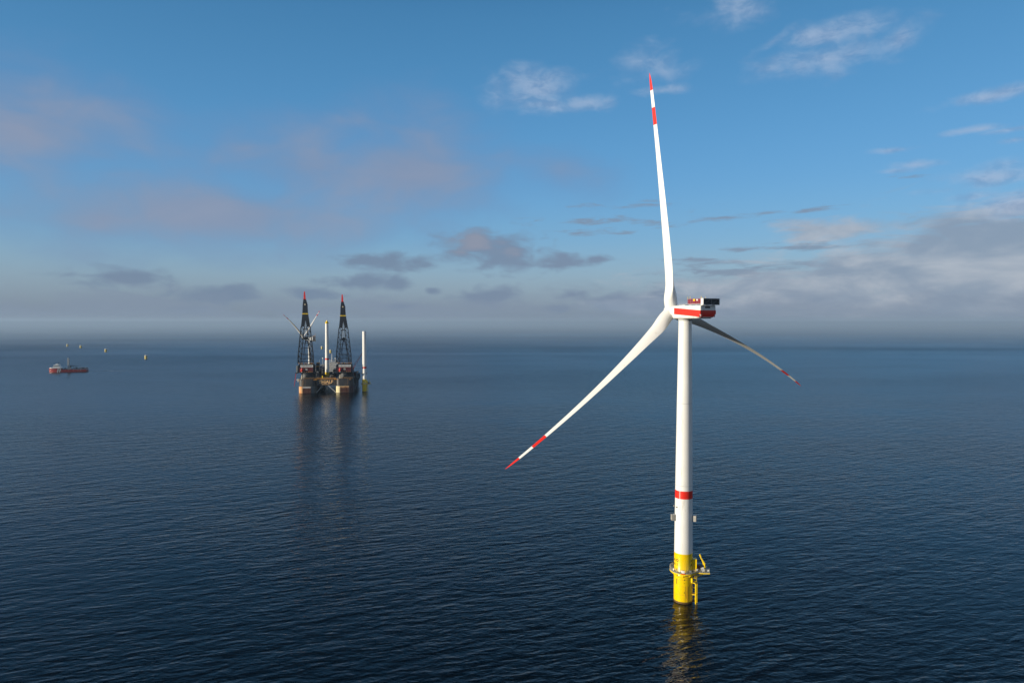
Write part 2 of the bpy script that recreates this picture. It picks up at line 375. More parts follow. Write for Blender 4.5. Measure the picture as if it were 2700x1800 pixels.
DECK = 11.7
def foundation_parts(root, view, crane=True, detail=True, lobe=None, ztop=18.2, letters=True):
    """yellow foundation; view = local angle (from +X, ccw) that faces the camera, lobe = angle of the platform's wide side"""
    right = view+pi/2 if lobe is None else lobe            # from the camera, right-hand side
    b = MB()
    b.lathe([(3.42, -6), (3.42, 0.7)], 56, caps=False); b.mat = 0
    b.build('splash_zone', M['algae'], root)
    b = MB(); b.lathe([(3.40, 0.3), (3.40, 9.6), (3.55, 9.75), (3.55, 10.7), (3.33, 11.0), (3.33, ztop)], 64)
    pile = b.build('foundation_pile', M['pileyellow'], root)
    # welded seams and small marks
    if detail:
        for z in (3.2, 6.4, 8.8):
            b = MB(); b.lathe([(3.41, z), (3.425, z+0.03), (3.41, z+0.06)], 56, caps=False); b.build('weld_seam', M['orange'], pile)
        for da in (-0.05, 0.2, 0.26):
            b = MB(); a = view+0.25+da; b.box(3.415*cos(a)-0.02, 3.415*sin(a)-0.02, 0.9, 3.415*cos(a)+0.02, 3.415*sin(a)+0.02, 6.3); b.build('cable_run', M['orange'], pile)
        b = MB(); arc_panel(b, 3.41, view-0.78, view-0.70, 6.9, 8.9); b.build('cable_slot', M['black'], pile)
        for z, t in ((8.9, '10'), (7.6, '9'), (4.2, '5')):
            wrap_text(t, 0.55, 3.41, view+0.12, z, M['black'], pile, 'draught_mark')
    # platform
    L0, W0, PR = 9.4, 1.9, 4.95
    ux, uy = cos(right), sin(right); wx, wy = -uy, ux
    outline = []; a_in = math.asin(W0/PR)
    n = 40
    for i in range(n+1):
        a = a_in+(2*pi-2*a_in)*i/n; outline.append((PR*cos(a), PR*sin(a)))
    outline += [(7.0, -W0), (L0, -W0*0.75), (L0, W0*0.75), (7.0, W0)]
    loc = [(x*ux+y*wx, x*uy+y*wy) for x, y in outline]
    b = MB(); b.prism(loc, DECK-0.55, DECK-0.2); b.build('platform', M['yellow'], root)
    inner = [(x*0.985, y*0.985) for x, y in loc]
    b = MB(); b.prism(inner, DECK-0.196, DECK); b.build('grating', M['greyp'], root)
    for k in range(10):
        b = MB(); a = right+pi/10+2*pi*k/10; b.tube((3.3*cos(a), 3.3*sin(a), DECK-2.0), (4.8*cos(a), 4.8*sin(a), DECK-0.55), 0.12, seg=6)
        b.build('bracket', M['yellow'], root)
    b = MB(); b.tube((3.3*ux, 3.3*uy, DECK-3.0), (8.5*ux, 8.5*uy, DECK-0.55), 0.18, seg=6)
    b.build('strut', M['yellow'], root)
    # railing
    b = MB(); pts = []
    N = len(loc)
    for i in range(N):
        p, q = Vector(loc[i]), Vector(loc[(i+1) % N]); m_ = max(1, round((q-p).length/0.85))
        for k in range(m_): pts.append(p+(q-p)*k/m_)
    pts = [p*0.975 for p in pts]; n = len(pts)
    for i, p in enumerate(pts):
        q = pts[(i+1) % n]
        b.tube((p.x, p.y, DECK), (p.x, p.y, DECK+1.2), 0.045, seg=5)
        for hz_ in (1.2, 0.8, 0.4): b.tube((p.x, p.y, DECK+hz_), (q.x, q.y, DECK+hz_), 0.028, seg=4, caps=False)
    b.build('railing', M['galv'], root)
    if not detail: return
    for i, p in enumerate(pts):
        q = pts[(i+1) % n]
        if i % 5 == 0:
            b = MB(); pm = (p+q)/2; d = (q-p).normalized()
            b.obox((pm.x, pm.y, DECK+0.75), (d.x, d.y, 0), (-d.y, d.x, 0), (0, 0, 1), 0.22, 0.02, 0.34)
            b.build('rail_panel', M['white'], root)
    a = view-0.12
    b = MB(); b.mat = 1; arc_panel(b, PR-0.02, a+0.0, a+0.22, DECK+0.15, DECK+1.05, 0.03, 4); b.mat = 0; arc_panel(b, PR-0.02, a-0.02, a+0.26, DECK-0.25, DECK+0.05, 0.06, 4)
    b.build('warning_sign', [M['red'], M['white']], root)
    # door housing, boxes and davit on the wide side
    def P(r_, t_, z_): return (ux*r_+wx*t_, uy*r_+wy*t_, z_)
    def ob(bb, r_, t_, z0, z1, hr, ht): bb.obox(P(r_, t_, (z0+z1)/2), (ux, uy, 0), (wx, wy, 0), (0, 0, 1), hr, ht, (z1-z0)/2)
    b = MB(); ob(b, 4.0, 0.0, DECK, DECK+4.3, 0.75, 0.9); b.build('door_housing', M['yellow'], root)
    b = MB(); ob(b, 5.3, 0.4, DECK, DECK+1.9, 0.5, 0.5); ob(b, 7.0, 0.9, DECK, DECK+1.3, 0.5, 0.4); b.build('equipment_cabinet', M['maroon'], root)
    b = MB(); ob(b, 6.4, -0.6, DECK, DECK+2.1, 0.28, 0.28); ob(b, 6.3, 0.5, DECK, DECK+1.4, 0.5, 0.5); b.build('switch_box', M['dark'], root)
    b = MB(); b.obox(P(6.9, -1.2, DECK+0.9), (ux, uy, 0.5), (wx, wy, 0), (-0.4*ux, -0.4*uy, 1), 0.5, 0.05, 0.7); b.build('tilted_panel', M['lgrey'], root)
    dv = MB(); dv.tube(P(7.6, 0, DECK), P(7.6, 0, DECK+1.8), 0.34, seg=12); dv.tube(P(7.6, 0, DECK+1.7), P(7.45, 0, DECK+2.8), 0.30, 0.28, seg=10)
    dvo = dv.build('davit_post', M['yellow'], root)
    b = MB(); b.tube(P(7.6, 0, DECK+2.5), P(6.2, 0, DECK+4.8), 0.38, 0.26, seg=8); b.tube(P(6.2, 0, DECK+5.0), P(5.8, 0, DECK+6.0), 0.34, 0.28, seg=8); b.tube(P(7.1, 0.25, DECK+2.1), P(6.7, 0.2, DECK+3.8), 0.12, seg=6)
    b.build('davit_arm', M['yellow'], dvo)
    b = MB(); b.tube(P(5.8, 0, DECK+6.0), P(5.8, 0, DECK+5.5), 0.08, seg=6); b.build('davit_hook', M['black'], dvo)
    # boat landing
    a = view+1.28; rx, ry = cos(a), sin(a); tx, ty = -ry, rx
    def Q(r_, t_, z_): return (rx*r_+tx*t_, ry*r_+ty*t_, z_)
    b = MB()
    for t_ in (-0.8, 0.8): b.path([Q(4.9, t_, -4), Q(4.9, t_, 7.2), Q(4.55, t_, 7.6), Q(3.3, t_, 7.6)], 0.21, 10)
    for t_ in (-0.8, 0.8):
        for z_ in (3.4,): b.tube(Q(3.2, t_, z_-0.2), Q(4.9, t_, z_), 0.16, seg=8)
    b.build('boat_landing', M['yellow'], root)
    b = MB()
    for t_ in (-0.32, 0.32): b.tube(Q(4.55, t_, -1), Q(4.55, t_, DECK+0.9), 0.055, seg=6)
    z_ = 0.3
    while z_ < DECK: b.tube(Q(4.55, -0.32, z_), Q(4.55, 0.32, z_), 0.04, seg=5); z_ += 0.4
    for z_ in (1.5, 5.6, 9.2): b.tube(Q(3.3, 0, z_), Q(4.55, 0, z_), 0.07, seg=5)
    b.build('ladder', M['yellow'], root)
    b = MB()
    for t_ in (-0.55, 0.55):
        b.tube(Q(4.3, t_, 8.2), Q(4.3, t_, DECK-0.5), 0.05, seg=5); b.tube(Q(5.1, t_, 8.2), Q(5.1, t_, DECK-0.5), 0.05, seg=5)
    for z_ in (8.2, 9.3, 10.4): b.path([Q(4.3, -0.55, z_), Q(5.1, -0.55, z_), Q(5.1, 0.55, z_), Q(4.3, 0.55, z_)], 0.045, 5)
    b.build('ladder_cage', M['yellow'], root)
    a = view+0.98; b = MB(); b.obox((3.75*cos(a), 3.75*sin(a), 8.6), (cos(a), sin(a), 0), (-sin(a), cos(a), 0), (0, 0, 1), 0.32, 0.3, 0.75)
    b.tube((3.7*cos(a), 3.7*sin(a), 7.85), (3.45*cos(a), 3.45*sin(a), 7.0), 0.16, 0.08, seg=8)
    b.build('junction_box', M['yellow'], root)
    if letters:
        for k in range(3):
            g = view-0.92+k*2*pi/3
            for row, (zz, tt) in enumerate(((15.6, ('A', 'O')), (14.1, ('A', '1')))):
                for j, ch in enumerate(tt):
                    wrap_text(ch, 1.35, 3.33, g-0.19+0.40*j, zz, M['black'], root)

def tower_parts(root, view, z0, z1, r0, r1, band=True, boxes=True, cap=None, zred=(38.3, 41.2)):
    def rr(z): return r0+(r1-r0)*((z-z0)/(z1-z0))**1.25
    b = MB(); n = 24; zs = [z0+(z1-z0)*i/n for i in range(n+1)]
    b.lathe([(rr(z), z) for z in zs], 72)
    tw = b.build('tower', M['white'], root)
    for z in (z0+(z1-z0)*0.29, z0+(z1-z0)*0.64):
        b = MB(); b.lathe([(rr(z)+0.0, z-0.08), (rr(z)+0.03, z-0.05), (rr(z)+0.03, z+0.05), (rr(z), z+0.08)], 72, caps=False)
        b.build('flange_joint', M['lgrey'], tw)
    b = MB(); g0 = view-0.475
    zr0, zr1 = zred
    for k in range(3):
        a0 = g0+k*2*pi/3+0.022; a1 = g0+(k+1)*2*pi/3-0.022; secs = []
        for i in range(33):
            a = a0+(a1-a0)*i/32; c, s_ = cos(a), sin(a)
            ra, rb = rr(zr0), rr(zr1)
            secs.append([((ra-.05)*c, (ra-.05)*s_, zr0), ((ra+.012)*c, (ra+.012)*s_, zr0), ((rb+.012)*c, (rb+.012)*s_, zr1), ((rb-.05)*c, (rb-.05)*s_, zr1)])
        b.loft(secs, smooth=True)
    b.build('red_band', M['red'], tw)
    if boxes:
        zb = zr0-7.3
        for a in (view-1.22, view+1.35, view+2.9):
            r_ = rr(zb); c, s_ = cos(a), sin(a)
            b = MB(); b.obox(((r_+.95)*c, (r_+.95)*s_, zb+0.1), (c, s_, 0), (-s_, c, 0), (0, 0, 1), 0.48, 0.78, 1.05)
            bo = b.build('light_box', M['galv'], tw)
            b = MB(); b.obox(((r_+.36)*c, (r_+.36)*s_, zb), (c, s_, 0), (-s_, c, 0), (0, 0, 1), 0.06, 0.55, 1.25)
            for t_ in (-.4, .4):
                for dz in (-.8, .8): b.tube(((r_-.1)*c-s_*t_, (r_-.1)*s_+c*t_, zb+dz), ((r_+.5)*c-s_*t_, (r_+.5)*s_+c*t_, zb+dz), 0.05, seg=5)
            b.build('mounting_frame', M['lgrey'], bo)
        for a in (view-1.38, view-0.82):
            r_ = rr(zb+4.2); c, s_ = cos(a), sin(a)
            b = MB(); b.tube(((r_-.1)*c, (r_-.1)*s_, zb+4.1), ((r_+.45)*c, (r_+.45)*s_, zb+4.2), 0.06, seg=6)
            b.obox(((r_+.4)*c, (r_+.4)*s_, zb+4.15), (c, s_, 0), (-s_, c, 0), (0, 0, 1), 0.16, 0.16, 0.22); b.build('navigation_lamp', M['galv'], tw)
    if cap:
        b = MB(); b.lathe([(r1+.15, z1-0.5), (r1+.25, z1+0.8), (r1*.8, z1+1.6), (r1*.3, z1+2.6), (0.5, z1+4.0)], 24)
        for k in range(4):
            a = k*pi/2+.3; b.tube((r1*cos(a), r1*sin(a), z1+.6), (.4*cos(a), .4*sin(a), z1+4.2), .22, seg=6)
        b.build('lifting_tool', M['yellow'], root)
    return tw

TX, TY = 63.14, 249.02
view = math.atan2(-TY, -TX)                                   # direction from tower to camera
turb = empty('wind_turbine', (TX, TY, 0), 0, 'complete white wind turbine with three red banded blades on a yellow foundation', 'wind turbine')
foundation_parts(turb, view)
tower_parts(turb, view, 18.2, 103.9, 3.31, 2.32)

# nacelle in a frame: a = rearward, s = near side, z = up
YAW = radians(-27.3)
na = Vector((-sin(YAW), -cos(YAW), 0)); ns = Vector((na.y, -na.x, 0))   # ns points to the near (left) side
if ns.dot(Vector((-TX, -TY, 0))) < 0: ns = -ns
def NP(a, s_, z): v = na*a+ns*s_; return (v.x, v.y, z)
def nac_section(a, hw, z0, z1, rb, rt=0.35, n=6, dz=0.0):
    pts = []
    for (cx, cz, r_, t0) in ((hw-rb, z0+rb, rb, -90), (hw-rt, z1-rt, rt, 0), (-hw+rt, z1-rt, rt, 90), (-hw+rb, z0+rb, rb, 180)):
        for i in range(n+1):
            t = radians(t0+90*i/n); pts.append((cx+r_*cos(t), cz+r_*sin(t)))
    return [NP(a+max(0, (104.9-z))*dz, x, z) for x, z in pts]
HW = 3.6
b = MB()
b.loft([nac_section(-2.95, 3.3, 104.0, 108.2, 0.9), nac_section(-2.85, 3.5, 103.85, 108.42, 0.9), nac_section(-2.6, HW, 103.8, 108.5, 0.9),
        nac_section(9.6, HW, 103.8, 108.5, 0.9), nac_section(10.9, HW, 103.9, 108.5, 1.5, dz=-0.6), nac_section(11.55, HW-.05, 104.0, 108.45, 1.7, dz=-0.9), nac_section(11.7, HW-.25, 104.2, 108.3, 1.7, dz=-0.9)], smooth=True)
nac = b.build('nacelle', M['white'], turb, sharp=35)
b = MB()   # side stripes, slanting down toward the rear
for sg in (1, -1):
    secs = []
    for i in range(15):
        a = -1.9+(11.712+1.9)*i/14; f = (a+1.9)/13.3
        zt = 107.75-1.05*f; zb = 105.45-1.05*f
        a2 = a-max(0, (a-9.6)/2.1)*0.55
        secs.append([NP(a2, sg*(HW-.05), zb), NP(a2, sg*(HW+.012), zb), NP(a, sg*(HW+.012), zt), NP(a, sg*(HW-.05), zt)])
    b.loft(secs, smooth=False)
b.build('side_stripe', M['red'], nac)
b = MB()
vsr = [NP(11.715, HW-.02, 106.7), NP(11.715, -HW+.02, 106.7), NP(11.715, -HW+.02, 105.5), NP(11.4, -HW+.6, 104.4), NP(11.4, HW-.6, 104.4), NP(11.715, HW-.02, 105.5)]
vsf = [tuple(Vector(v)-na*0.3) for v in vsr]
b.add(vsr+vsf, [(0, 1, 2, 5), (5, 2, 3, 4), (0, 6, 7, 1), (1, 7, 8, 2), (2, 8, 9, 3), (3, 9, 10, 4), (4, 10, 11, 5), (5, 11, 6, 0), (6, 11, 8, 7), (11, 10, 9, 8)])
b.build('rear_stripe', M['red'], nac)
b = MB(); b.obox(NP(11.73, 0.3, 107.75), na, ns, (0, 0, 1), 0.05, 1.15, 0.28); b.build('rear_vent', M['black'], nac)
for a_, s_, h1, h2 in ((0.6, 1.2, 1.6, .9), (1.0, -1.4, 1.2, .8)):
    b = MB(); b.obox(NP(a_, s_, 108.6), na, ns, (0, 0, 1), h1, h2, 0.12); b.build('roof_hatch', M['white'], nac)
for s_ in (2.6, -0.1, -2.6):
    b = MB(); pts = [NP(-1.8+5.5*i/8, s_, 108.5+0.75*sin(pi*i/8)) for i in range(9)]; b.path(pts, 0.05, 5)
    b.build('roof_rail', M['lgrey'], nac)
b = MB(); b.lathe([(2.35, 103.0), (2.45, 103.3), (2.6, 103.9)], 48); b.build('yaw_ring', M['lgrey'], nac)
# cooler on the rear roof
b = MB()
A0, A1, S0, S1, Z0, Z1 = 11.9, 13.15, -3.95, 3.6, 108.55, 110.85
for (a0, a1, s0, s1, z0, z1) in ((A0, A1, S1-.12, S1, Z0, Z1), (A0, A1, S0, S0+.12, Z0, Z1), (A0, A1, S0+.12, S1-.12, Z1-.12, Z1), (A0, A1, S0+.12, S1-.12, Z0, Z0+.12)):
    b.obox(NP((a0+a1)/2, (s0+s1)/2, (z0+z1)/2), na, ns, (0, 0, 1), (a1-a0)/2, (s1-s0)/2, (z1-z0)/2)
cool = b.build('cooler', M['white'], nac)
b = MB(); b.obox(NP(12.6, (S0+S1)/2, (Z0+Z1)/2), na, ns, (0, 0, 1), 0.25, (S1-S0)/2-.13, (Z1-Z0)/2-.13); b.build('radiator', M['mesh'], cool)
b = MB()
for s_ in (S0+.2, -0.2, S1-.25): b.bar(NP(13.1, s_, Z0+.12), NP(13.1, s_, Z1-.12), 0.10)
b.bar(NP(13.05, -0.2, Z0+.15), NP(13.05, S0+.2, Z1-.15), 0.05); b.bar(NP(13.05, -0.2, Z1-.15), NP(13.05, S1-.2, Z0+.15), 0.05)
b.build('cooler_frame', M['greyp'], cool)
for s_ in (-2.5, 0.3, 2.8):
    b = MB(); b.bar(NP(10.9, s_, 108.45), NP(12.3, s_, 108.65), 0.25); b.build('cooler_bracket', M['lgrey'], cool)
# red hoist platform railing
b = MB(); zf = 108.95
b.obox(NP(8.3, 0.5, zf), na, ns, (0, 0, 1), 3.5, 2.7, 0.06)
hp = b.build('hoist_platform', M['lgrey'], nac)
b = MB()
def fence_run(p0, p1, n_, zt=110.75):
    p0, p1 = Vector(p0), Vector(p1)
    for i in range(n_+1):
        p = p0+(p1-p0)*i/n_; b.bar((p.x, p.y, zf), (p.x, p.y, zt), 0.07)
        if i < n_:
            q = p0+(p1-p0)*(i+1)/n_
            for k in range(5):
                pm = p+(q-p)*(k+.5)/5; b.bar((pm.x, pm.y, zf+.15), (pm.x, pm.y, zt-.1), 0.045)
    for z in (zf+.12, (zf+zt)/2, zt): b.bar((p0.x, p0.y, z), (p1.x, p1.y, z), 0.07)
fence_run(NP(4.9, 3.2, 0), NP(11.7, 3.2, 0), 9); fence_run(NP(4.9, -2.2, 0), NP(11.7, -2.2, 0), 9); fence_run(NP(4.9, 3.2, 0), NP(4.9, -2.2, 0), 6)
b.build('railing', M['redmesh'], nac)
b = MB(); b.obox(NP(8.2, 3.28, 110.35), na, ns, (0, 0, 1), 0.42, 0.03, 0.33); b.build('yellow_plate', M['yellow'], nac)
b = MB(); b.obox(NP(9.7, 3.28, 110.35), na, ns, (0, 0, 1), 0.35, 0.03, 0.26); b.build('white_plate', M['white'], nac)
for a, s_, h_ in ((4.9, 3.2, 0.9), (6.1, 3.2, 1.0), (6.1, -2.2, .8), (11.6, 3.2, 0.9), (8.0, -2.2, .8)):
    b = MB(); b.tube(NP(a, s_, 110.6), NP(a, s_, 110.7+h_), 0.06, seg=6); b.build('mast_rod', M['yellow'], nac)

# rotor from the fit
TILT = radians(5.6); PSI = radians(-13.1); PB, QB, GB, CONE = 7.72, 5.79, 2.72, -0.042
rn = Vector((sin(YAW)*cos(TILT), cos(YAW)*cos(TILT), sin(TILT)))
rt = Vector((cos(YAW), -sin(YAW), 0)); rb = rt.cross(rn); rb = rb if rb.z > 0 else -rb
HUB = Vector((59.68-TX, 255.72-TY, 106.74))
def hp_(x, r_, ang): return HUB+rn*x+(rb*cos(ang)+rt*sin(ang))*r_
b = MB()
prof = [(-5.0, 1.9), (-3.2, 2.2), (-2.2, 2.35), (0.5, 2.4), (1.6, 2.2), (2.5, 1.65), (3.0, 0.9), (3.15, 0.05)]
b.loft([[hp_(x, r_, 2*pi*i/40) for i in range(40)] for x, r_ in prof], smooth=True)
hub = b.build('hub', M['white'], turb)
CH = [(0, 4.5), (.03, 4.7), (.055, 5.0), (.10, 5.3), (.16, 5.1), (.22, 4.7), (.3, 4.2), (.4, 3.6), (.5, 3.1), (.65, 2.4), (.8, 1.85), (.93, 1.4), (.975, .95), (1, .15)]
TH = [(0, 1.0), (.03, .97), (.055, .84), (.1, .58), (.16, .42), (.3, .30), (.5, .24), (1, .17)]
TW = [(0, 32), (.06, 27), (.12, 17), (.2, 9), (.35, 3.5), (.5, 1), (1, -2)]
def lerp(tab, x):
    for (a, va), (c, vc) in zip(tab[:-1], tab[1:]):
        if x <= c: return va+(vc-va)*(x-a)/(c-a)
    return tab[-1][1]
def build_blade(hubp, n_, t_, b_, ang, Rr, P_, Q_, G_, cone, pitch, tsign, mats, parent, name='blade', base=1.6, seg=28, nsec=60):
    d = b_*cos(ang)+t_*sin(ang); tt = -b_*sin(ang)+t_*cos(ang); g = -tt.z
    def C(r): s = r/Rr; return hubp+(d+n_*cone)*r+(n_*P_+tt*(Q_+G_*g))*s*s
    bb = MB(); secs = []; rs = [base+(Rr-base)*(i/nsec) for i in range(nsec+1)]
    marks = [Rr*.79, Rr*.86, Rr*.93]
    rs = sorted(rs+marks+[Rr*.985, Rr*.995])
    for r in rs:
        s = r/Rr; ch = lerp(CH, s); th = lerp(TH, s)*ch
        T_ = (C(r+.1)-C(r-.1)).normalized()
        be = radians(pitch+tsign*lerp(TW, s))
        cd = (-n_)*cos(be)+tt*sin(be); cd = (cd-T_*cd.dot(T_)).normalized(); nd = T_.cross(cd)
        k = min(1, max(0, (s-.03)/.09)); k = k*k*(3-2*k)            # circle -> airfoil
        off = ch*(.5*(1-k)+.33*k)
        sec = []
        for i in range(seg):
            a = 2*pi*i/seg; x = (1-cos(a))/2
            yc = sin(a)/2*ch*(1-k)
            # airfoil thickness
            X_ = max(x, 0); ya = 5*(.2969*math.sqrt(X_)-.126*X_-.3516*X_**2+.2843*X_**3-.1015*X_**4)*th*(1 if sin(a) >= 0 else -1)
            cam_ = 0.05*ch*4*x*(1-x)*k
            y = yc+ya*k+cam_
            sec.append(C(r)+cd*(x*ch-off)+nd*y)
        secs.append(sec)
    n = seg
    for j in range(len(secs)-1):
        s = (rs[j]+rs[j+1])/2/Rr; bb.mat = 1 if (s > .93 or .79 < s < .86) else 0
        bb.add(secs[j]+secs[j+1], [(i, (i+1) % n, n+(i+1) % n, n+i) for i in range(n)], True)
    bb.mat = 1; bb.add(secs[-1], [tuple(range(n))]); bb.mat = 0; bb.add(secs[0], [tuple(range(n))[::-1]])
    return bb.build(name, mats, parent, sharp=60)
for k in range(3):
    a = PSI+k*2*pi/3
    bl = build_blade(HUB, rn, rt, rb, a, 85.3, PB, QB, GB, CONE, 0.0, -1, [M['blade'], M['red']], hub)
    d = rb*cos(a)+rt*sin(a)
    b = MB(); b.tube(HUB+d*1.0, HUB+d*2.4, 2.2, 2.15, seg=40); b.build('blade_collar', M['white'], hub)

# ------------------------------------------------------------------ tower standing in the sea by the vessel
mx, my = -215.2, 994.3
mono = empty('turbine_tower', (mx, my, 0), 0, 'unfinished turbine tower without rotor standing in the sea right of the crane vessel', 'turbine tower')
v2 = math.atan2(-my, -mx)
foundation_parts(mono, v2, letters=False)
tower_parts(mono, v2, 17.0, 88.0, 3.1, 2.75, zred=(34.0, 36.4))
b = MB(); b.tube((2.7*cos(v2+1.5), 2.7*sin(v2+1.5), 62), (6.2*cos(v2+1.5), 6.2*sin(v2+1.5), 62), .16, seg=6); b.build('lifting_beam', M['greyp'], mono)

# ------------------------------------------------------------------ far foundations
def far_foundation(x, y, label):
    r = empty('turbine_foundation', (x, y, 0), 0, label, 'turbine foundation', 'bare yellow turbine foundations far out at sea')
    v = math.atan2(-y, -x)
    b = MB(); b.lathe([(3.3, -3), (3.3, 7.6), (3.5, 7.8), (3.5, 8.6)], 32); b.build('foundation_pile', mat('haze_pale_yellow', (0.62, 0.48, 0.12), .5, var=.1), r)  # yellow paled in its colour to stand for distance haze
    b = MB(); b.lathe([(4.6, 8.6), (4.6, 9.0)], 32); a = v+pi/2
    b.obox((6*cos(a), 6*sin(a), 8.8), (cos(a), sin(a), 0), (-sin(a), cos(a), 0), (0, 0, 1), 2.4, 2.0, 0.18); b.build('platform', M['lgrey'], r)
    b = MB()
    for i in range(18):
        t = 2*pi*i/18; b.bar((4.5*cos(t), 4.5*sin(t), 9.0), (4.5*cos(t), 4.5*sin(t), 10.0), .06); t2 = 2*pi*(i+1)/18
        b.bar((4.5*cos(t), 4.5*sin(t), 10.0), (4.5*cos(t2), 4.5*sin(t2), 10.0), .06)
    b.build('railing', M['galv'], r)
    b = MB(); b.lathe([(2.6, 9.0), (2.6, 10.0), (1.5, 10.6)], 24); b.build('cover', M['white'], r)
    return r
far_foundation(-993.9, 1851.6, 'largest and nearest yellow foundation in the far row, right of the red ship')
far_foundation(-1358.3, 2280.8, 'second nearest yellow foundation in the far row, behind the red ship\'s stern')
far_foundation(-1649.0, 2608.6, 'small pale foundation, third out in the far row above the red ship')
far_foundation(-1801.2, 2764.4, 'tiniest foundation at the far left end of the row above the red ship')
far_foundation(-701.0, 2516.4, 'tiny yellow foundation seen between the left crane and the deck tower')
far_foundation(-587.9, 2210.0, 'small yellow foundation seen just right of the tower on the deck')

# ------------------------------------------------------------------ crane vessel
VB = radians(9.6)
O = (-303.7, 968.2, 0)
ves = empty('crane_vessel', O, VB, 'black and rust semi-submersible crane vessel with two tall lattice cranes', 'crane vessel')
def rrect(x0, y0, x1, y1, r, n=6):
    pts = []
    for cx, cy, t0 in ((x1-r, y0+r, -90), (x1-r, y1-r, 0), (x0+r, y1-r, 90), (x0+r, y0+r, 180)):
        for i in range(n+1): t = radians(t0+90*i/n); pts.append((cx+r*cos(t), cy+r*sin(t)))
    return pts
LEN = 150
b = MB()
b.prism(rrect(0.3, 0.6, 24.4, 34, 6), 9.6, 20.4, True); b.prism(rrect(51.6, 0.6, 76.2, 34, 6), 9.6, 20.4, True)
b.box(24.42, 3.5, 11.0, 51.58, 34, 20.2); b.box(.6, 34.02, 11.0, 75.9, LEN, 20.2)
for x0 in (0.0,): b.box(26, 6, 10.2, 50, 40, 10.95)
hull = b.build('hull', M['hull'], ves, sharp=30)
b = MB(); b.mat = 0
b.box(24.4, 3.2, 19.9, 51.6, 3.47, 20.9)
for i in range(30): x = 24.6+i*.92; b.bar((x, 3.3, 20.9), (x, 3.3, 22.1), .09)
for z in (21.5, 22.1): b.bar((24.4, 3.3, z), (51.6, 3.3, z), .09)
for x in (22.0, 23.2, 50.0, 52.0): b.obox((x, 2.7, 19.6), (1, 0, 0), (0, 1, 0), (0, 0, 1), .7, .7, .8)
for x0, x1 in ((2, 24), (54, 75)):
    n = 24
    for i in range(n+1): x = x0+(x1-x0)*i/n; b.bar((x, 1.6, 20.4), (x, 1.6, 21.6), .08)
    for z in (21.0, 21.6): b.bar((x0, 1.6, z), (x1, 1.6, z), .08)
for i in range(60): y = 36+i*1.85; b.bar((75.6, y, 20.2), (75.6, y, 21.4), .08)
b.bar((75.6, 36, 21.4), (75.6, 145, 21.4), .08)
b.build('deck_rail', M['orange'], ves)
# transom rust trim
b = MB()
for x, w in ((20.5, 3.0), (23.8, 1.8), (49.5, 1.2), (53.0, 1.6), (70.5, 2.0), (1.0, 1.5)): b.box(x, 0.1 if x < 25 or x > 51 else 2.7, 18.7, x+w, 0.58 if x < 25 or x > 51 else 3.48, 19.4)
b.build('fairlead', M['orange'], ves)
def plate_text(txt, size, x, z, y, m_, parent, xs=1.0, name='lettering', depth=.06, bold=.012):
    vs, fs = text_mesh(txt, size, depth, xs, bold)
    bb = MB(); bb.add([(x+a, y-d, z+c) for a, c, d in vs], fs); return bb.build(name, m_, parent)
plate_text('THIALF', 5.9, 37.6, 15.6, 3.44, M['letter'], hull, 1.06, depth=.12, bold=.035)
plate_text('PANAMA R.P.', 1.75, 38.0, 12.1, 3.44, M['letter'], hull, 1.1)
# columns
def column(x0, x1, y0, y1, m_, front=True):
    bb = MB(); bb.prism(rrect(x0, y0, x1, y1, 6, 10), -14, 9.57, True); return bb.build('column', m_, ves, sharp=30)
colmat = bpy.data.materials.new('column_paint_shade'); colmat.use_nodes = True; T = NT(colmat.node_tree)
tc = T.n('ShaderNodeTexCoord').outputs['Object']; spx = T.n('ShaderNodeSeparateXYZ', {0: tc})
n1 = T.noise(T.vm('MULTIPLY', tc, (1, 1, .2)), .35, 8, .65); n2_ = T.noise(tc, .8, 6, .6)
edge = T.m('ADD', spx.outputs[0], T.m('MULTIPLY', n2_, 2.0))
rusty_lit = T.mix(T.mr(n1, .35, .65), srgb(225, 140, 70), srgb(200, 160, 110)); paint = T.mix(T.mr(n1, .45, .7), srgb(150, 140, 122), srgb(120, 92, 68))
c_ = T.mix(T.mr(edge, 5.0, 8.0), rusty_lit, paint)  # left corner rust, with its sunlit orange put into the colour
side = T.mr(edge, 17.0, 19.5)
c_ = T.mix(side, c_, srgb(86, 92, 92))  # inner corner greyed in the colour where it rounds into shade
cream_ = T.mix(T.mr(n1, .5, .72), srgb(228, 214, 168), srgb(190, 130, 80))
c_ = T.mix(T.mr(spx.outputs[0], 40, 42), c_, T.mix(T.mr(edge, 70, 72), cream_, srgb(70, 45, 48)))  # right column's outer corner darkened in the colour as its shaded side
c_ = T.mix(T.mr(spx.outputs[1], 10, 16), c_, srgb(58, 50, 52))
c_ = T.mix(T.mr(T.m('ADD', spx.outputs[2], T.m('MULTIPLY', n2_, .8)), .9, .3), c_, srgb(60, 45, 35))
T.n('ShaderNodeOutputMaterial', {'Surface': T.n('ShaderNodeBsdfPrincipled', {'Base Color': c_, 'Roughness': .65})})
for (y0, y1) in ((0, 27), (48, 70), (86, 106), (124, 148)):
    column(0, 23.6, y0, y1, colmat); column(51.6, 76.2, y0, y1, colmat)
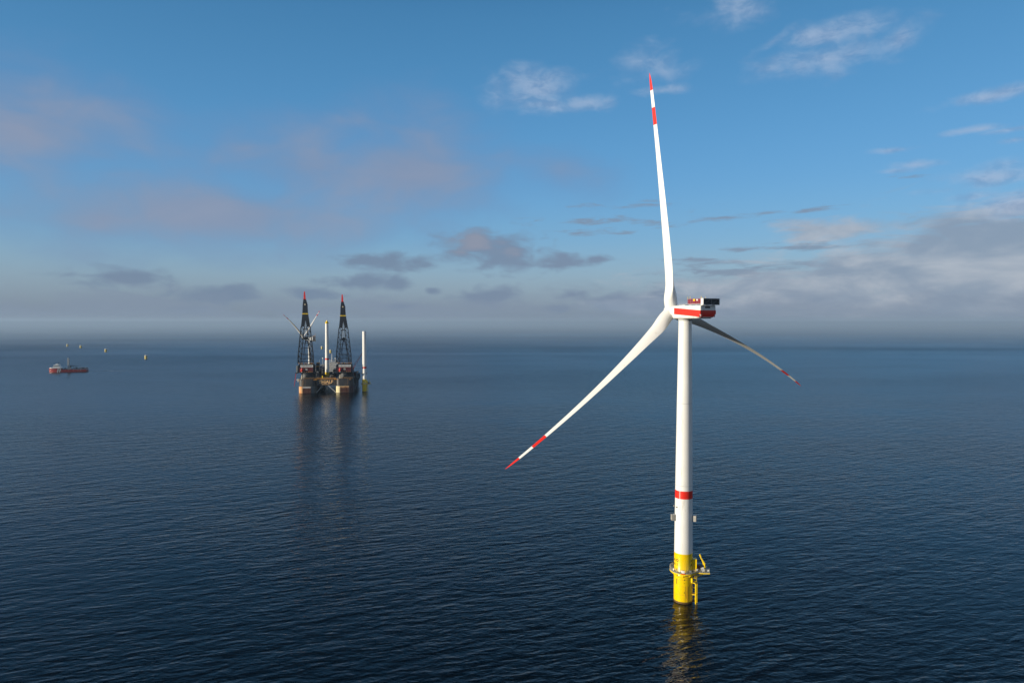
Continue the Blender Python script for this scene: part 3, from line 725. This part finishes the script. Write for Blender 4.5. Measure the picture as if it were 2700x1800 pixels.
# fender racks on the flat fronts of the leading columns
for (x0, x1, top) in ((5.9, 16.8, M['lgrey']), (57.5, 69.6, M['rust'])):
    b = MB(); b.box(x0, -.25, .6, x1, -.02, 9.3); fr = b.build('fender_panel', M['rust'], ves)
    b = MB(); nb = 9
    for i in range(nb+1): x = x0+(x1-x0)*i/nb; b.box(x-.13, -.6, .3, x+.13, -.27, 7.4)
    b.box(x0, -.7, 4.0, x1, -.62, 4.4); b.box(x0, -.7, .3, x1, -.62, .6)
    b.build('fender_bar', M['maroon'], fr)
    b = MB(); b.box(x0, -.55, 7.5, x1, -.28, 9.25); b.build('top_plate', top, fr)
b = MB()
b.tube((33, 5.0, 10.6), (24.2, 5.0, .2), .42, seg=12); b.tube((40.5, 5.0, 10.6), (51.4, 5.0, .2), .42, seg=12)
b.tube((33, 60, 11), (24.2, 60, -1), .6, seg=12); b.tube((42, 60, 11), (51.6, 60, -1), .6, seg=12)
b.build('brace', M['lgrey'], ves)
b = MB(); b.box(36.6, 20, 3.0, 38.4, 22, 10.2); b.build('thruster_housing', M['lgrey'], ves)

def crane(cx, tipz, seed):
    rnd = random.Random(seed)
    k = (tipz-42)/(145.5-42)
    Zk = lambda z: 42+(z-42)*k if z > 42 else z
    pc = cx+3.5
    b = MB(); b.lathe([(11.2, 20.4), (11.2, 21.2), (10.2, 22.0), (10.2, 27.2), (11.4, 28.2), (11.4, 28.7)], 56, c=(pc, 13.5, 0))
    ped = b.build('crane', M['dark'], ves)
    b = MB()
    for i in range(40):
        a = -pi+pi*i/39*1.0; x, y = pc+11.3*cos(a), 13.5+11.3*sin(a); b.bar((x, y, 21.2), (x, y, 22.4), .09)
        if i: b.bar((x, y, 22.4), (px_, py_, 22.4), .08)
        px_, py_ = x, y
    b.tube((pc-8.2, 1.9, 20.5), (pc-8.2, 1.9, 25.8), .75, .6, seg=12)
    b.build('walkway', M['cream'], ped)
    b = MB(); b.box(cx-11.5, 3.5, 28.75, cx+13, 27, 29.7); b.box(cx-14, 5, 27.9, cx-11.6, 14, 29.2); b.build('slew_platform', M['dark'], ped)
    b = MB(); b.box(cx-8.5, 4.8, 29.73, cx+10.4, 26, 36.8); hs = b.build('machinery_house', M['maroon'], ped)
    b = MB(); b.box(cx-10.6, 5.4, 29.8, cx-8.6, 24, 39.5); b.box(cx+10.5, 5.4, 29.8, cx+11.8, 24, 40.5); b.box(cx-9.5, 7, 36.85, cx+11, 26, 40.6)
    for i in range(14):
        x = cx-9+rnd.random()*19; w = .5+rnd.random()*1.6; b.box(x, 5+rnd.random()*1.2, 40.65, x+w, 8, 41.2+rnd.random()*1.5)
    b.build('winch_frame', M['dark'], hs)
    b = MB()
    for i in range(9):
        x = cx-9.5+i*2.4+rnd.random(); b.box(x, 4.4, 41.9+rnd.random()*.5, x+1.3, 4.8, 42.9)
    for i in range(7):
        x = cx-7+i*2.5+rnd.random(); b.box(x, 4.3, 29.75, x+.8, 4.75, 30.3+rnd.random()*.6)
    b.build('service_walkway', M['orange'], hs)
    b = MB(); b.box(cx-6.8, 4.4, 36.85, cx+10.4, 4.6, 40.1); sb = b.build('sign_board', M['white'], hs)
    plate_text('HEEREMA', 2.9, cx+1.8, 38.45, 4.38, M['black'], sb, 1.27, bold=.0)
    b = MB(); b.box(cx-.2, 4.5, 32.6, cx+2.6, 4.76, 34.9); em = b.build('emblem', M['lit'], hs)
    b = MB(); b.box(cx+.4, 4.42, 33.2, cx+.75, 4.49, 34.3); b.box(cx+1.65, 4.42, 33.2, cx+2.0, 4.49, 34.3); b.box(cx+.78, 4.42, 33.65, cx+1.62, 4.49, 34.3); b.build('emblem_mark', M['black'], em)
    b = MB(); b.loft([[(cx-5.0+hw*cos(t), 3.6+hw*.6*sin(t), z) for t in [2*pi*i/14 for i in range(14)]] for z, hw in ((30.4, .9), (31, 1.5), (33.5, 1.35), (35.2, .6), (36.4, .25))]); b.build('red_housing', M['red'], hs)  # tapered red-painted part of the crane house
    b = MB(); b.box(cx-5.5, 2.9, 29.75, cx-4.4, 4.2, 30.4); b.build('lamp_housing', M['white'], hs)
    # boom
    top = 134.8
    HO = [(42, 10.8), (56, 10.3), (83, 7.5), (98, 5.95), (114, 3.85), (127, 3.3), (134.8, 1.6)]
    HI = [(42, 6.6), (56, 5.6), (83, 2.75), (98, 1.25), (104, .15)]
    CXo = [(42, 0), (83, -.5), (98, -.6), (114, -1.3), (127, -1.5), (134.8, -2.2), (145.5, -2.5)]
    Yc = lambda z: 9+(z-42)*.12
    Dp = [(42, 5.0), (60, 4.0), (98, 3.2), (134.8, 1.2)]
    def cxz(z): return cx+lerp(CXo, z)
    b = MB()
    for sg in (-1, 1):
        zs = [42, 45.5, 49, 52.5, 56, 59.5, 63, 66.5, 70, 73.5, 77, 80.5, 84, 87.5, 91, 94.8]
        def corner(z, i, j): return (cxz(z)+sg*(lerp(HO, z) if i else lerp(HI, z)), Yc(z)+(j-.5)*lerp(Dp, z), Zk(z))
        for i in (0, 1):
            for j in (0, 1):
                for za, zb in zip(zs[:-1], zs[1:]): b.bar(corner(za, i, j), corner(zb, i, j), .85 if i else .7)
        for q, (za, zb) in enumerate(zip(zs[:-1], zs[1:])):
            for j in (0, 1):
                b.bar(corner(zb, 0, j), corner(zb, 1, j), .46)
                b.bar(corner(za, q % 2, j), corner(zb, 1-q % 2, j), .46)
            for i in (0, 1):
                b.bar(corner(zb, i, 0), corner(zb, i, 1), .3); b.bar(corner(za, i, q % 2), corner(zb, i, 1-q % 2), .3)
        # plated upper leg
        zz = [94.6, 98, 101, 104]
        b.loft([[(cxz(z)+sg*lerp(HO, z), Yc(z)-.5*lerp(Dp, z), Zk(z)), (cxz(z)+sg*max(.05, lerp(HI, z)), Yc(z)-.5*lerp(Dp, z), Zk(z)), (cxz(z)+sg*max(.05, lerp(HI, z)), Yc(z)+.5*lerp(Dp, z), Zk(z)), (cxz(z)+sg*lerp(HO, z), Yc(z)+.5*lerp(Dp, z), Zk(z))] for z in zz], smooth=False)
    zz = [104, 114, 120, 127, 131, 134.8]
    b.loft([[(cxz(z)-lerp(HO, z), Yc(z)-.5*lerp(Dp, z), Zk(z)), (cxz(z)+lerp(HO, z), Yc(z)-.5*lerp(Dp, z), Zk(z)), (cxz(z)+lerp(HO, z), Yc(z)+.5*lerp(Dp, z), Zk(z)), (cxz(z)-lerp(HO, z), Yc(z)+.5*lerp(Dp, z), Zk(z))] for z in zz], smooth=False)
    for i, z in enumerate(range(105, 134, 3)):                 # access ladders and brackets break the outline
        b.box(cxz(z)+lerp(HO, z), Yc(z)-.4, Zk(z), cxz(z)+lerp(HO, z)+.5, Yc(z)+.4, Zk(z)+.8)
    for z, w in ((91.7, 1.0), (71, .6), (64, .6), (55, .9), (49, .5), (44.5, .8)):
        hi = lerp(HI, z)+.2
        for dy in (-1, 1): b.bar((cxz(z)-hi, Yc(z)+dy*lerp(Dp, z)*.45, Zk(z)), (cxz(z)+hi, Yc(z)+dy*lerp(Dp, z)*.45, Zk(z)), w)
    boom = b.build('boom', M['dark'], ped)
    b = MB()                                                   # A-frame behind the boom
    ya = lambda z: 26-(z-42)*.1
    for sg in (-1, 1):
        b.bar((cx+sg*7.2, ya(42), 41), (cx+sg*1.2-.4, ya(74), Zk(74)), .75); b.bar((cx+sg*3.2, ya(42), 41), (cx+sg*2.6-.4, ya(66), Zk(66)), .45)
        b.bar((cx+sg*9.5, ya(42)-6, 41), (cx+sg*1.6-.4, ya(74), Zk(74)), .55)
        b.bar((cx+sg*6.5, ya(42), 45), (cx-sg*5, ya(52), Zk(55)), .35)
    for z in (45, 47.5, 50.5, 53, 56, 58.5, 61, 64, 67.5, 71):
        w = 7.2-(z-42)/32*6; b.bar((cx-w, ya(z), Zk(z)), (cx+w-.2, ya(z), Zk(z)), .42)
    b.box(cx-2.6, ya(74)-1.5, Zk(73), cx+2.0, ya(74)+1.5, Zk(75))
    b.build('a_frame', M['navy'], ped)
    b = MB()
    for dx in (-1.0, -.35, .35, 1.0): b.tube((cxz(104)+dx*.7, Yc(100)+1, Zk(103)), (cxz(79)+dx, Yc(79)+1, Zk(79)), .11, seg=5)
    for dx in (-2.5, -1.2, 1.2, 2.5): b.tube((cxz(127)+dx*.5, Yc(127)+1.4, Zk(127)), (cx+dx, ya(74), Zk(75)), .10, seg=5)
    b.build('hoist_rope', M['lgrey'], boom)
    b = MB(); c0 = (cxz(78), Yc(78)+1, Zk(77.5))
    b.obox(c0, (1, 0, 0), (0, 1, 0), (0, 0, 1), 2.6, 1.2, 1.5); b.obox((c0[0]+.3, c0[1], c0[2]+2), (1, 0, 0), (0, 1, 0), (0, 0, 1), 1.5, 1.0, .9)
    b.obox((c0[0]+.3, c0[1], c0[2]-2.2), (1, 0, 0), (0, 1, 0), (0, 0, 1), .8, .6, .8); b.build('hook_block', M['black'], boom)
    b = MB()
    for x0, x1 in ((-3.95, -.25), (.25, 3.95)): b.box(cxz(113.5)+x0, Yc(113.5)-1.6, Zk(112.6), cxz(113.5)+x1, Yc(113.5)-1.3, Zk(114.0))
    for dx in (-4.1, 4.0): b.box(cxz(113.5)+dx, Yc(113)-1.5, Zk(112.6), cxz(113.5)+dx+.15, Yc(113)+1.4, Zk(114.0))
    b.build('yellow_band', M['yellow'], boom)
    b = MB(); b.box(cxz(126)-1.0, Yc(126)-1.3, Zk(125.8), cxz(126)+.9, Yc(126)-.95, Zk(127.6)); b.build('cab_light', M['cream'], boom)
    b = MB()
    b.loft([[(cxz(z)+i*w, Yc(z)+j*w*.7, Zk(z)) for i, j in ((-1, -1), (1, -1), (1, 1), (-1, 1))] for z, w in ((134.8, 1.35), (139, 1.3), (142.5, .95), (145, .75), (145.6, .3))], smooth=False)
    b.box(cxz(134.8)-2.3, Yc(134)-1, Zk(134.5), cxz(134.8)+2.3, Yc(134)+1, Zk(134.95))
    b.build('boom_tip', M['red'], boom)
crane(9.3, 145.5, 1)
crane(62.4, 141.6, 2)

# deck equipment
b = MB(); rnd = random.Random(5)
for i in range(46):
    x = 2+rnd.random()*70; y = 36+rnd.random()*70
    if 30 < x < 41 and y < 56: continue
    w, d_, h_ = 1.5+rnd.random()*4, 2+rnd.random()*6, 1.2+rnd.random()*4.5
    b.mat = rnd.choice((0, 0, 1, 2, 3)); b.box(x, y, 20.22, x+w, y+d_, 20.22+h_)
b.build('deck_equipment', [M['dark'], M['greyp'], M['maroon'], M['navy']], ves)
b = MB()
for (x0, y0, x1, y1, z1, m_) in ((15, 60, 24, 80, 34, 0), (16.5, 56, 21, 59.9, 31, 1), (21.2, 55, 25.5, 59.8, 28.5, 0), (14.6, 54, 19, 55.9, 26, 1), (25.7, 62, 29.5, 70, 33.5, 0), (22, 80.2, 30, 92, 36, 1)):
    b.mat = m_; b.box(x0, y0, 20.22, x1, y1, z1)
    for k in range(5):
        b.mat = 2; z = 22+k*2.6
        if z < z1-1: b.box(x0+.6, y0-.12, z, x0+.6+(x1-x0)*(.25+.5*rnd.random()), y0-.01, z+1.1)
b.build('power_module', [M['navy'], M['greyp'], M['lgrey']], ves)
b = MB(); b.mat = 0
for k in range(6):
    z = 20.3+k*3.0; b.mat = 0; b.box(29+k*.6, 112-k*.2, z, 47-k*.2, 134, z+2.35); b.mat = 1; b.box(28.6+k*.6, 111.4-k*.2, z+2.37, 47.4-k*.2, 134.5, z+2.95)
b.mat = 2
for k in range(6):
    for j in range(9): x = 32.4+j*1.55; b.box(x, 111.85-k*.2, 21.2+k*3, x+.75, 111.98-k*.2, 22.1+k*3)
acc = b.build('accommodation_block', [M['white'], M['lgrey'], M['glass']], ves)
b = MB(); b.prism([(38+11*cos(t), 146+11*sin(t)) for t in [2*pi*i/8+.39 for i in range(8)]], 38.6, 39.3); b.tube((38, 146, 20), (38, 146, 38.6), 1.2, seg=10); b.tube((34, 138, 36), (38, 146, 38.6), .4, seg=6); b.build('helideck', M['greyp'], ves)
b = MB(); b.tube((35.4, 122, 38.3), (35.4, 122, 51.5), .42, .2, seg=8)
for z in (41, 44, 47.5): b.bar((33.4, 122, z), (37.4, 122, z), .28)
for i in range(5): b.bar((34.6, 122, 39+i*2), (36.2, 122, 41+i*2), .16)
b.build('radio_mast', M['white'], ves)
for (x, y, z0, z1, r) in ((22.6, 110, 36, 44, 1.15), (41.7, 112, 38.2, 43.5, 1.0), (42.6, 116, 38.2, 41.5, .8)):
    b = MB(); b.tube((x, y, z0-8), (x, y, z1-1), .3, seg=8); mo = b.build('dome_mast', M['lgrey'], ves)
    b = MB(); b.lathe([(r*cos(t), r*sin(t)) for t in [-pi/2*.9+i*pi*.95/10 for i in range(11)]], 20, c=(x, y, z1)); b.build('satellite_dome', M['white'], mo)
b = MB(); b.tube((18.5, 100, 30), (18.5, 100, 42), .18, seg=6); b.tube((27.2, 90, 30), (27.2, 90, 40), .15, seg=6); b.build('antenna', M['lgrey'], ves)
b = MB(); b.loft([[(33.0+w*cos(t), 5.0+w*sin(t), z) for t in [2*pi*i/10 for i in range(10)]] for z, w in ((20.3, 1.5), (21, .9), (23, .75), (23.6, 1.1), (24.2, .9))]); b.bar((31.6, 5, 20.8), (34.4, 5, 20.8), .8); b.build('bollard', M['yellow'], ves)
b = MB(); b.bar((43.6, 4.6, 20.2), (43.6, 4.6, 25), .35); b.bar((43.4, 4.6, 24.6), (48, 4.6, 24.6), .45); b.bar((39.5, 4.6, 20.2), (39.5, 4.6, 22.5), .3); b.build('gangway_frame', M['cream'], ves)
b = MB(); b.box(44, 40, 20.22, 51, 52, 25.0); b.box(28, 40, 20.22, 32, 50, 24); b.box(42.6, 60, 25, 51, 75, 29.5); b.build('winch_house', M['dark'], ves)
b = MB(); b.box(22.5, 16, 30, 27.5, 24, 38.5); b.box(23, 15, 38.7, 27.8, 23, 42.0); b.box(25, 30, 20.3, 29, 40, 33); b.build('crane_cabin', M['dark'], ves)
b = MB(); b.box(23.5, 14.6, 42.1, 28.6, 15.2, 42.8); b.box(22.8, 15.0, 36.8, 26.5, 15.9, 38.0); b.box(24.5, 14.3, 43, 27.5, 14.6, 43.3); b.build('cabin_walkway', M['orange'], ves)
# overside gear on both flanks
for (x0, y0, z0, x1, y1, z1) in ((76.3, 20, 16.5, 80.2, 32, 20.5), (76.3, 24, 11.5, 79, 30, 16.3), (76.3, 44, 14, 81.5, 52, 18), (76.0, 30, 20.6, 79.0, 46, 26.5), (76.3, 60, 12, 79.5, 72, 21), (76.3, 90, 12, 80.5, 110, 20)):
    b = MB(); b.box(x0, y0, z0, x1, y1, z1); b.box(x0-.3, y0+1, z1+.02, x1-.6, y1-1, z1+.6); b.build('overside_gear', M['dark'], ves)
for (x, y) in ((78, 22), (79, 28), (80, 46), (79, 66)):
    b = MB(); b.tube((x, y, 8), (x, y, 22), .35, seg=8); b.build('overside_pipe', M['dark'], ves)
b = MB(); b.box(72.5, 26, 20.45, 77, 34, 27.8); b.box(76.2, 33, 26.6, 78.4, 36, 27.5); b.build('red_deck_house', M['maroon'], ves)
b = MB(); b.bar((-4.8, 10, 29), (-6.8, 8, 9.0), .55); b.bar((-3.9, 10, 29), (-6.2, 8, 12.0), .3); b.build('hanging_boom', M['redmesh'], ves)
b = MB(); b.box(-3.2, 6, 18.3, -.2, 14, 19.6); b.box(-2.6, 8, 16.0, -.5, 11, 17.4); b.box(-4.2, 6, 28.0, -1.8, 12, 28.6); b.build('side_platform', M['lit'], ves)
b = MB(); b.box(-3.8, 7, 32, -1.9, 12, 39); b.box(-3.9, 7, 29.2, -2.2, 12, 31); b.build('side_cabinet', M['greyp'], ves)
# red lattice deck crane leaning to the right
b = MB(); P0, P1 = Vector((72.5, 52, 31.5)), Vector((87, 60, 55))
ax = (P1-P0).normalized(); sx_ = Vector((ax.z, 0, -ax.x)).normalized(); sy_ = ax.cross(sx_)
def lp(t, i, j): w = 1.25*(1-t*.55); return P0+(P1-P0)*t+sx_*(i*w)+sy_*(j*w)
N_ = 16
for i, j in ((-1, -1), (1, -1), (1, 1), (-1, 1)): b.bar(lp(0, i, j), lp(1, i, j), .30)
for k in range(N_):
    s_ = 1 if k % 2 else -1
    for j in (-1, 1): b.bar(lp(k/N_, -s_, j), lp((k+1)/N_, s_, j), .2)
    for i in (-1, 1): b.bar(lp(k/N_, i, -s_), lp((k+1)/N_, i, s_), .2)
dc = b.build('deck_crane_boom', mat('faded_red', (0.5, 0.10, 0.09), .5, var=.3, vscale=.3), ves)
b = MB(); b.tube((72.5, 52, 20), (72.5, 52, 31), 1.4, seg=16); b.box(70.8, 50, 30, 74.2, 54, 33.5); b.build('crane_post', M['maroon'], dc)
b = MB(); b.tube((73, 50, 33.7), (88, 52, 33.9), .07, seg=5); b.tube((76, 40, 28), (88, 46, 28.4), .07, seg=5); b.build('mooring_line', M['lgrey'], ves)

# ------------------------------------------------------------------ tower stored upright on the deck
def ves_pt(x, y, z=0):
    return (O[0]+x*cos(VB)-y*sin(VB), O[1]+x*sin(VB)+y*cos(VB), z)
dx_, dy_, _ = ves_pt(35.5, 45)
dt = empty('deck_tower', (dx_, dy_, 20.25), 0, 'white turbine tower with yellow lifting cap, standing upright on the vessel deck between the cranes', 'turbine tower')
v3 = math.atan2(-dy_, -dx_)
tower_parts(dt, v3, 6.5, 79.5, 2.95, 2.35, cap=True, boxes=False, zred=(24.8, 27.2))
b = MB(); b.lathe([(3.3, 0), (3.3, 1.0), (3.0, 1.2), (3.0, 6.5)], 40); b.build('grillage', M['pileyellow'], dt)

# ------------------------------------------------------------------ nacelle with two blades up, on a stand behind the left crane
nx_, ny_, _ = ves_pt(-8.7+9, 130-4)
rx0, ry0, _ = ves_pt(-8.4, 130)
ra = empty('rotor_assembly', (rx0, ry0, 20.25), 0, 'turbine nacelle with two white blades raised in a V behind the left crane', 'turbine rotor')
va = math.atan2(rx0, ry0); yw = va-radians(68)
n_ = Vector((sin(yw), cos(yw), .05)).normalized(); t_ = Vector((cos(yw), -sin(yw), 0)); b_ = t_.cross(n_); b_ = b_ if b_.z > 0 else -b_
if t_.x*cos(va)-t_.y*sin(va) < 0: t_ = -t_
hub2 = Vector((0, 0, 55.6))
b = MB(); b.loft([[hub2+n_*x+(b_*cos(t)+t_*sin(t))*r for t in [2*pi*i/24 for i in range(24)]] for x, r in ((-3, 2.0), (-1, 2.4), (1, 2.3), (2.3, 1.4), (2.8, .1))]); h2 = b.build('hub', M['white'], ra)
build_blade(hub2, n_, t_, b_, radians(-60), 84, 3, -6, 0, 0.0, 176, -1, [M['blade'], M['red']], h2, nsec=36, seg=20)
build_blade(hub2, n_, t_, b_, radians(56), 84, 3, 3, 0, 0.0, 176, -1, [M['blade'], M['red']], h2, nsec=36, seg=20)
b = MB(); cN = hub2-n_*9; b.obox(cN, n_, t_, b_, 6.5, 3.4, 3.0); b.build('nacelle', M['white'], ra)
b = MB(); b.tube((cN.x, cN.y, 0), (cN.x, cN.y, cN.z-3), 2.3, 2.1, seg=32); b.build('stand', M['white'], ra)
gx, gy, _ = ves_pt(7.2, 128)
g = Vector((gx-rx0, gy-ry0, 53.5))
b = MB(); rr_ = Vector((cos(VB), sin(VB), 0)); dd_ = Vector((-sin(VB), cos(VB), 0))
for (x0, x1, z0, z1) in ((-2.4, 2.8, -3, -1.6), (-2.2, -1.2, -1.6, 5.4), (.4, 1.0, -1.6, 4), (1.9, 2.5, -1.6, 5.0), (-2.2, 1.2, 4.6, 5.4), (-1.2, .6, .5, 1.2)):
    b.obox(g+rr_*((x0+x1)/2)+Vector((0, 0, (z0+z1)/2)), rr_, dd_, (0, 0, 1), (x1-x0)/2, 1.3, (z1-z0)/2)
b.bar(g+rr_*1.5+Vector((0, 0, 5)), g+rr_*1.9+Vector((0, 0, 8.5)), .3)
b.bar(g-rr_*2+Vector((0, 0, 0)), cN, .8)
b.build('access_frame', M['orange'], ra)

# ------------------------------------------------------------------ offshore support ship
bow = Vector((-931, 1371, 0)); stern = Vector((-866.5, 1391.5, 0)); sl = (stern-bow).length
sax = (stern-bow).normalized()
ship = empty('support_ship', tuple(bow), math.atan2(sax.y, sax.x), 'red offshore supply ship with white bridge and tall mast, sailing left', 'ship')
def hullsec(x, hb, z0, z1, fl): return [(x, -hb*fl, z0), (x, -hb*(.5+.5*fl), z0+.4*(z1-z0)), (x, -hb, z1), (x, hb, z1), (x, hb*(.5+.5*fl), z0+.4*(z1-z0)), (x, hb*fl, z0)]
b = MB()
b.loft([hullsec(-.2, .3, 1.6, 8.8, .3), hullsec(1.5, 2.6, -1, 8.7, .35), hullsec(5, 5.2, -1.5, 8.5, .6), hullsec(10, 7, -1.5, 8.3, .85), hullsec(17, 7.4, -1.5, 8.2, .97), hullsec(22, 7.4, -1.5, 8.1, 1)], smooth=False)
b.loft([hullsec(22, 7.38, -1.5, 5.9, 1), hullsec(58, 7.38, -1.5, 5.3, 1), hullsec(sl, 7.1, -.8, 5.1, .97)], smooth=False)
hl = b.build('hull', M['shipred'], ship); hl.location.z = -.7
b = MB()
for x0 in (15.2, 18.7):
    for sg in (-1,): b.add([(x0, -7.47, .8), (x0+2.0, -7.47, .8), (x0+4.2, -7.47, 7.9), (x0+1.6, -7.47, 7.9), (x0, -7.3, .8), (x0+2.0, -7.3, .8), (x0+4.2, -7.3, 7.9), (x0+1.6, -7.3, 7.9)], [(0, 1, 2, 3), (7, 6, 5, 4), (0, 4, 5, 1), (1, 5, 6, 2), (2, 6, 7, 3), (3, 7, 4, 0)])
b.box(19.5, -7.48, 3.8, 23.0, -7.3, 4.8)
b.build('hull_marking', M['lgrey'], hl)
b = MB()
for x in (35, 44, 52, 57): b.box(x, -7.5, 3.6, x+.8, -7.36, 4.3)
b.build('hull_light', M['lit'], hl)
b = MB()
b.loft([[(.2, -1.2, 8.85), (.2, 1.2, 8.85), (7, 6.2, 8.55), (7, -6.2, 8.55)], [(1.8, -1.0, 9.9), (1.8, 1.0, 9.9), (7, 6.0, 9.9), (7, -6.0, 9.9)]], smooth=False)
def deckh(x0, x1, x0t, x1t, w, z0, z1): b.loft([[(x0, -w, z0), (x1, -w, z0), (x1, w, z0), (x0, w, z0)], [(x0t, -w*.97, z1), (x1t, -w*.97, z1), (x1t, w*.97, z1), (x0t, w*.97, z1)]], smooth=False)
deckh(4.5, 21.5, 7.5, 21, 6.9, 8.5, 11.2); deckh(7.8, 19.5, 9.5, 19, 6.3, 11.25, 13.2); deckh(9, 18.5, 9.6, 18.2, 6.9, 14.3, 15.6); deckh(11.5, 17, 12.5, 16.6, 4, 15.65, 17.4)
sup = b.build('superstructure', M['white'], ship); sup.location.z = -.7; sup.scale = (1, 1, 1)
b = MB(); deckh(9.2, 18.9, 8.9, 18.6, 6.4, 13.25, 14.25)
b.build('bridge_window', M['glass'], sup)
b = MB(); b.bar((16, 0, 17), (18.5, 0, 21), .4); b.bar((17, 1, 17), (17.5, 1, 20), .3); b.bar((15.6, 0, 19.2), (18.8, 0, 19.4), .3); b.box(15, -.8, 17.3, 16.3, .8, 18.6); b.build('radar_mast', M['black'], sup)
b = MB(); b.box(22.1, -6.9, 6.0, sl-1, 6.9, 6.15); b.build('working_deck', M['shipdeck'], ship)
b = MB(); rnd = random.Random(3)
for i in range(22):
    x = 25+rnd.random()*38; y = -6+rnd.random()*10; b.mat = rnd.choice((0, 0, 2)); b.box(x, y, 6.16, x+1+rnd.random()*3, y+2, 7+rnd.random()*1.8)
b.build('deck_cargo', [M['dark'], M['shipred'], M['greyp']], ship)
b = MB(); b.box(32.6, -2.2, 6.2, 34.0, -.8, 28.2); b.box(32.6, .8, 6.2, 34.0, 2.2, 28); b.box(35.0, -1, 6.2, 35.9, 1, 26.5); b.box(31.8, -2.6, 6.16, 38.2, 2.6, 8.4)
for z in (11, 15, 19, 23, 27): b.bar((33.3, -1.5, z), (33.3, 1.5, z), .5); b.bar((33.3, 0, z), (35.4, 0, z), .4)
mst = b.build('gangway_tower', M['lgrey'], ship)
b = MB(); b.tube((37.5, 0, 7), (37.5, 0, 13.0), .9, seg=12); b.tube((37.5, 0, 12), (43.5, -.5, 11.0), .8, .6, seg=8); b.tube((42, -.5, 11), (57, -2.5, 12.6), .45, .25, seg=8); b.tube((38, 0, 14), (46, -1, 11.6), .2, seg=6); b.build('crane_arm', M['dark'], mst)
b = MB(); b.box(sl-5, -7.0, 5.5, sl-.5, -6.6, 7.4); b.box(sl-5, 6.6, 5.5, sl-.5, 7.0, 7.4); b.box(sl-1.2, -6.5, 6.2, sl-.6, 6.5, 7.4); b.build('stern_bulwark', M['shipdeck'], ship)
# wake
wm = bpy.data.materials.new('wake_foam'); wm.use_nodes = True; T = NT(wm.node_tree)
tc = T.n('ShaderNodeTexCoord').outputs['Object']; s3 = T.n('ShaderNodeSeparateXYZ', {0: tc})
fade = T.m('MULTIPLY', T.mr(s3.outputs[0], 0, 95, 1, 0, False), T.mr(T.m('ABSOLUTE', s3.outputs[1]), 1.5, 8, 1, 0))
nz = T.noise(T.vm('MULTIPLY', tc, (.15, .6, 1)), 1.0, 8, .7)
al = T.m('MULTIPLY', T.m('POWER', fade, 1.3), T.mr(nz, .3, .62, .15, 1.0))
mx_ = T.n('ShaderNodeMixShader', {0: al, 1: T.n('ShaderNodeBsdfTransparent').outputs[0], 2: T.n('ShaderNodeBsdfDiffuse', {'Color': (.75, .78, .8)}).outputs[0]})
T.n('ShaderNodeOutputMaterial', {'Surface': mx_})
b = MB(); b.add([(0, -3.5, 0), (100, -8, 0), (100, 8, 0), (0, 3.5, 0)], [(0, 1, 2, 3)])
wk = b.build('wake', wm); wk.location = (stern.x-1*sax.x, stern.y-1*sax.y, .06); wk.rotation_euler = (0, 0, math.atan2(sax.y, sax.x)); tag(wk, 'pale foam wake trailing behind the red ship', 'wake', kind='stuff')
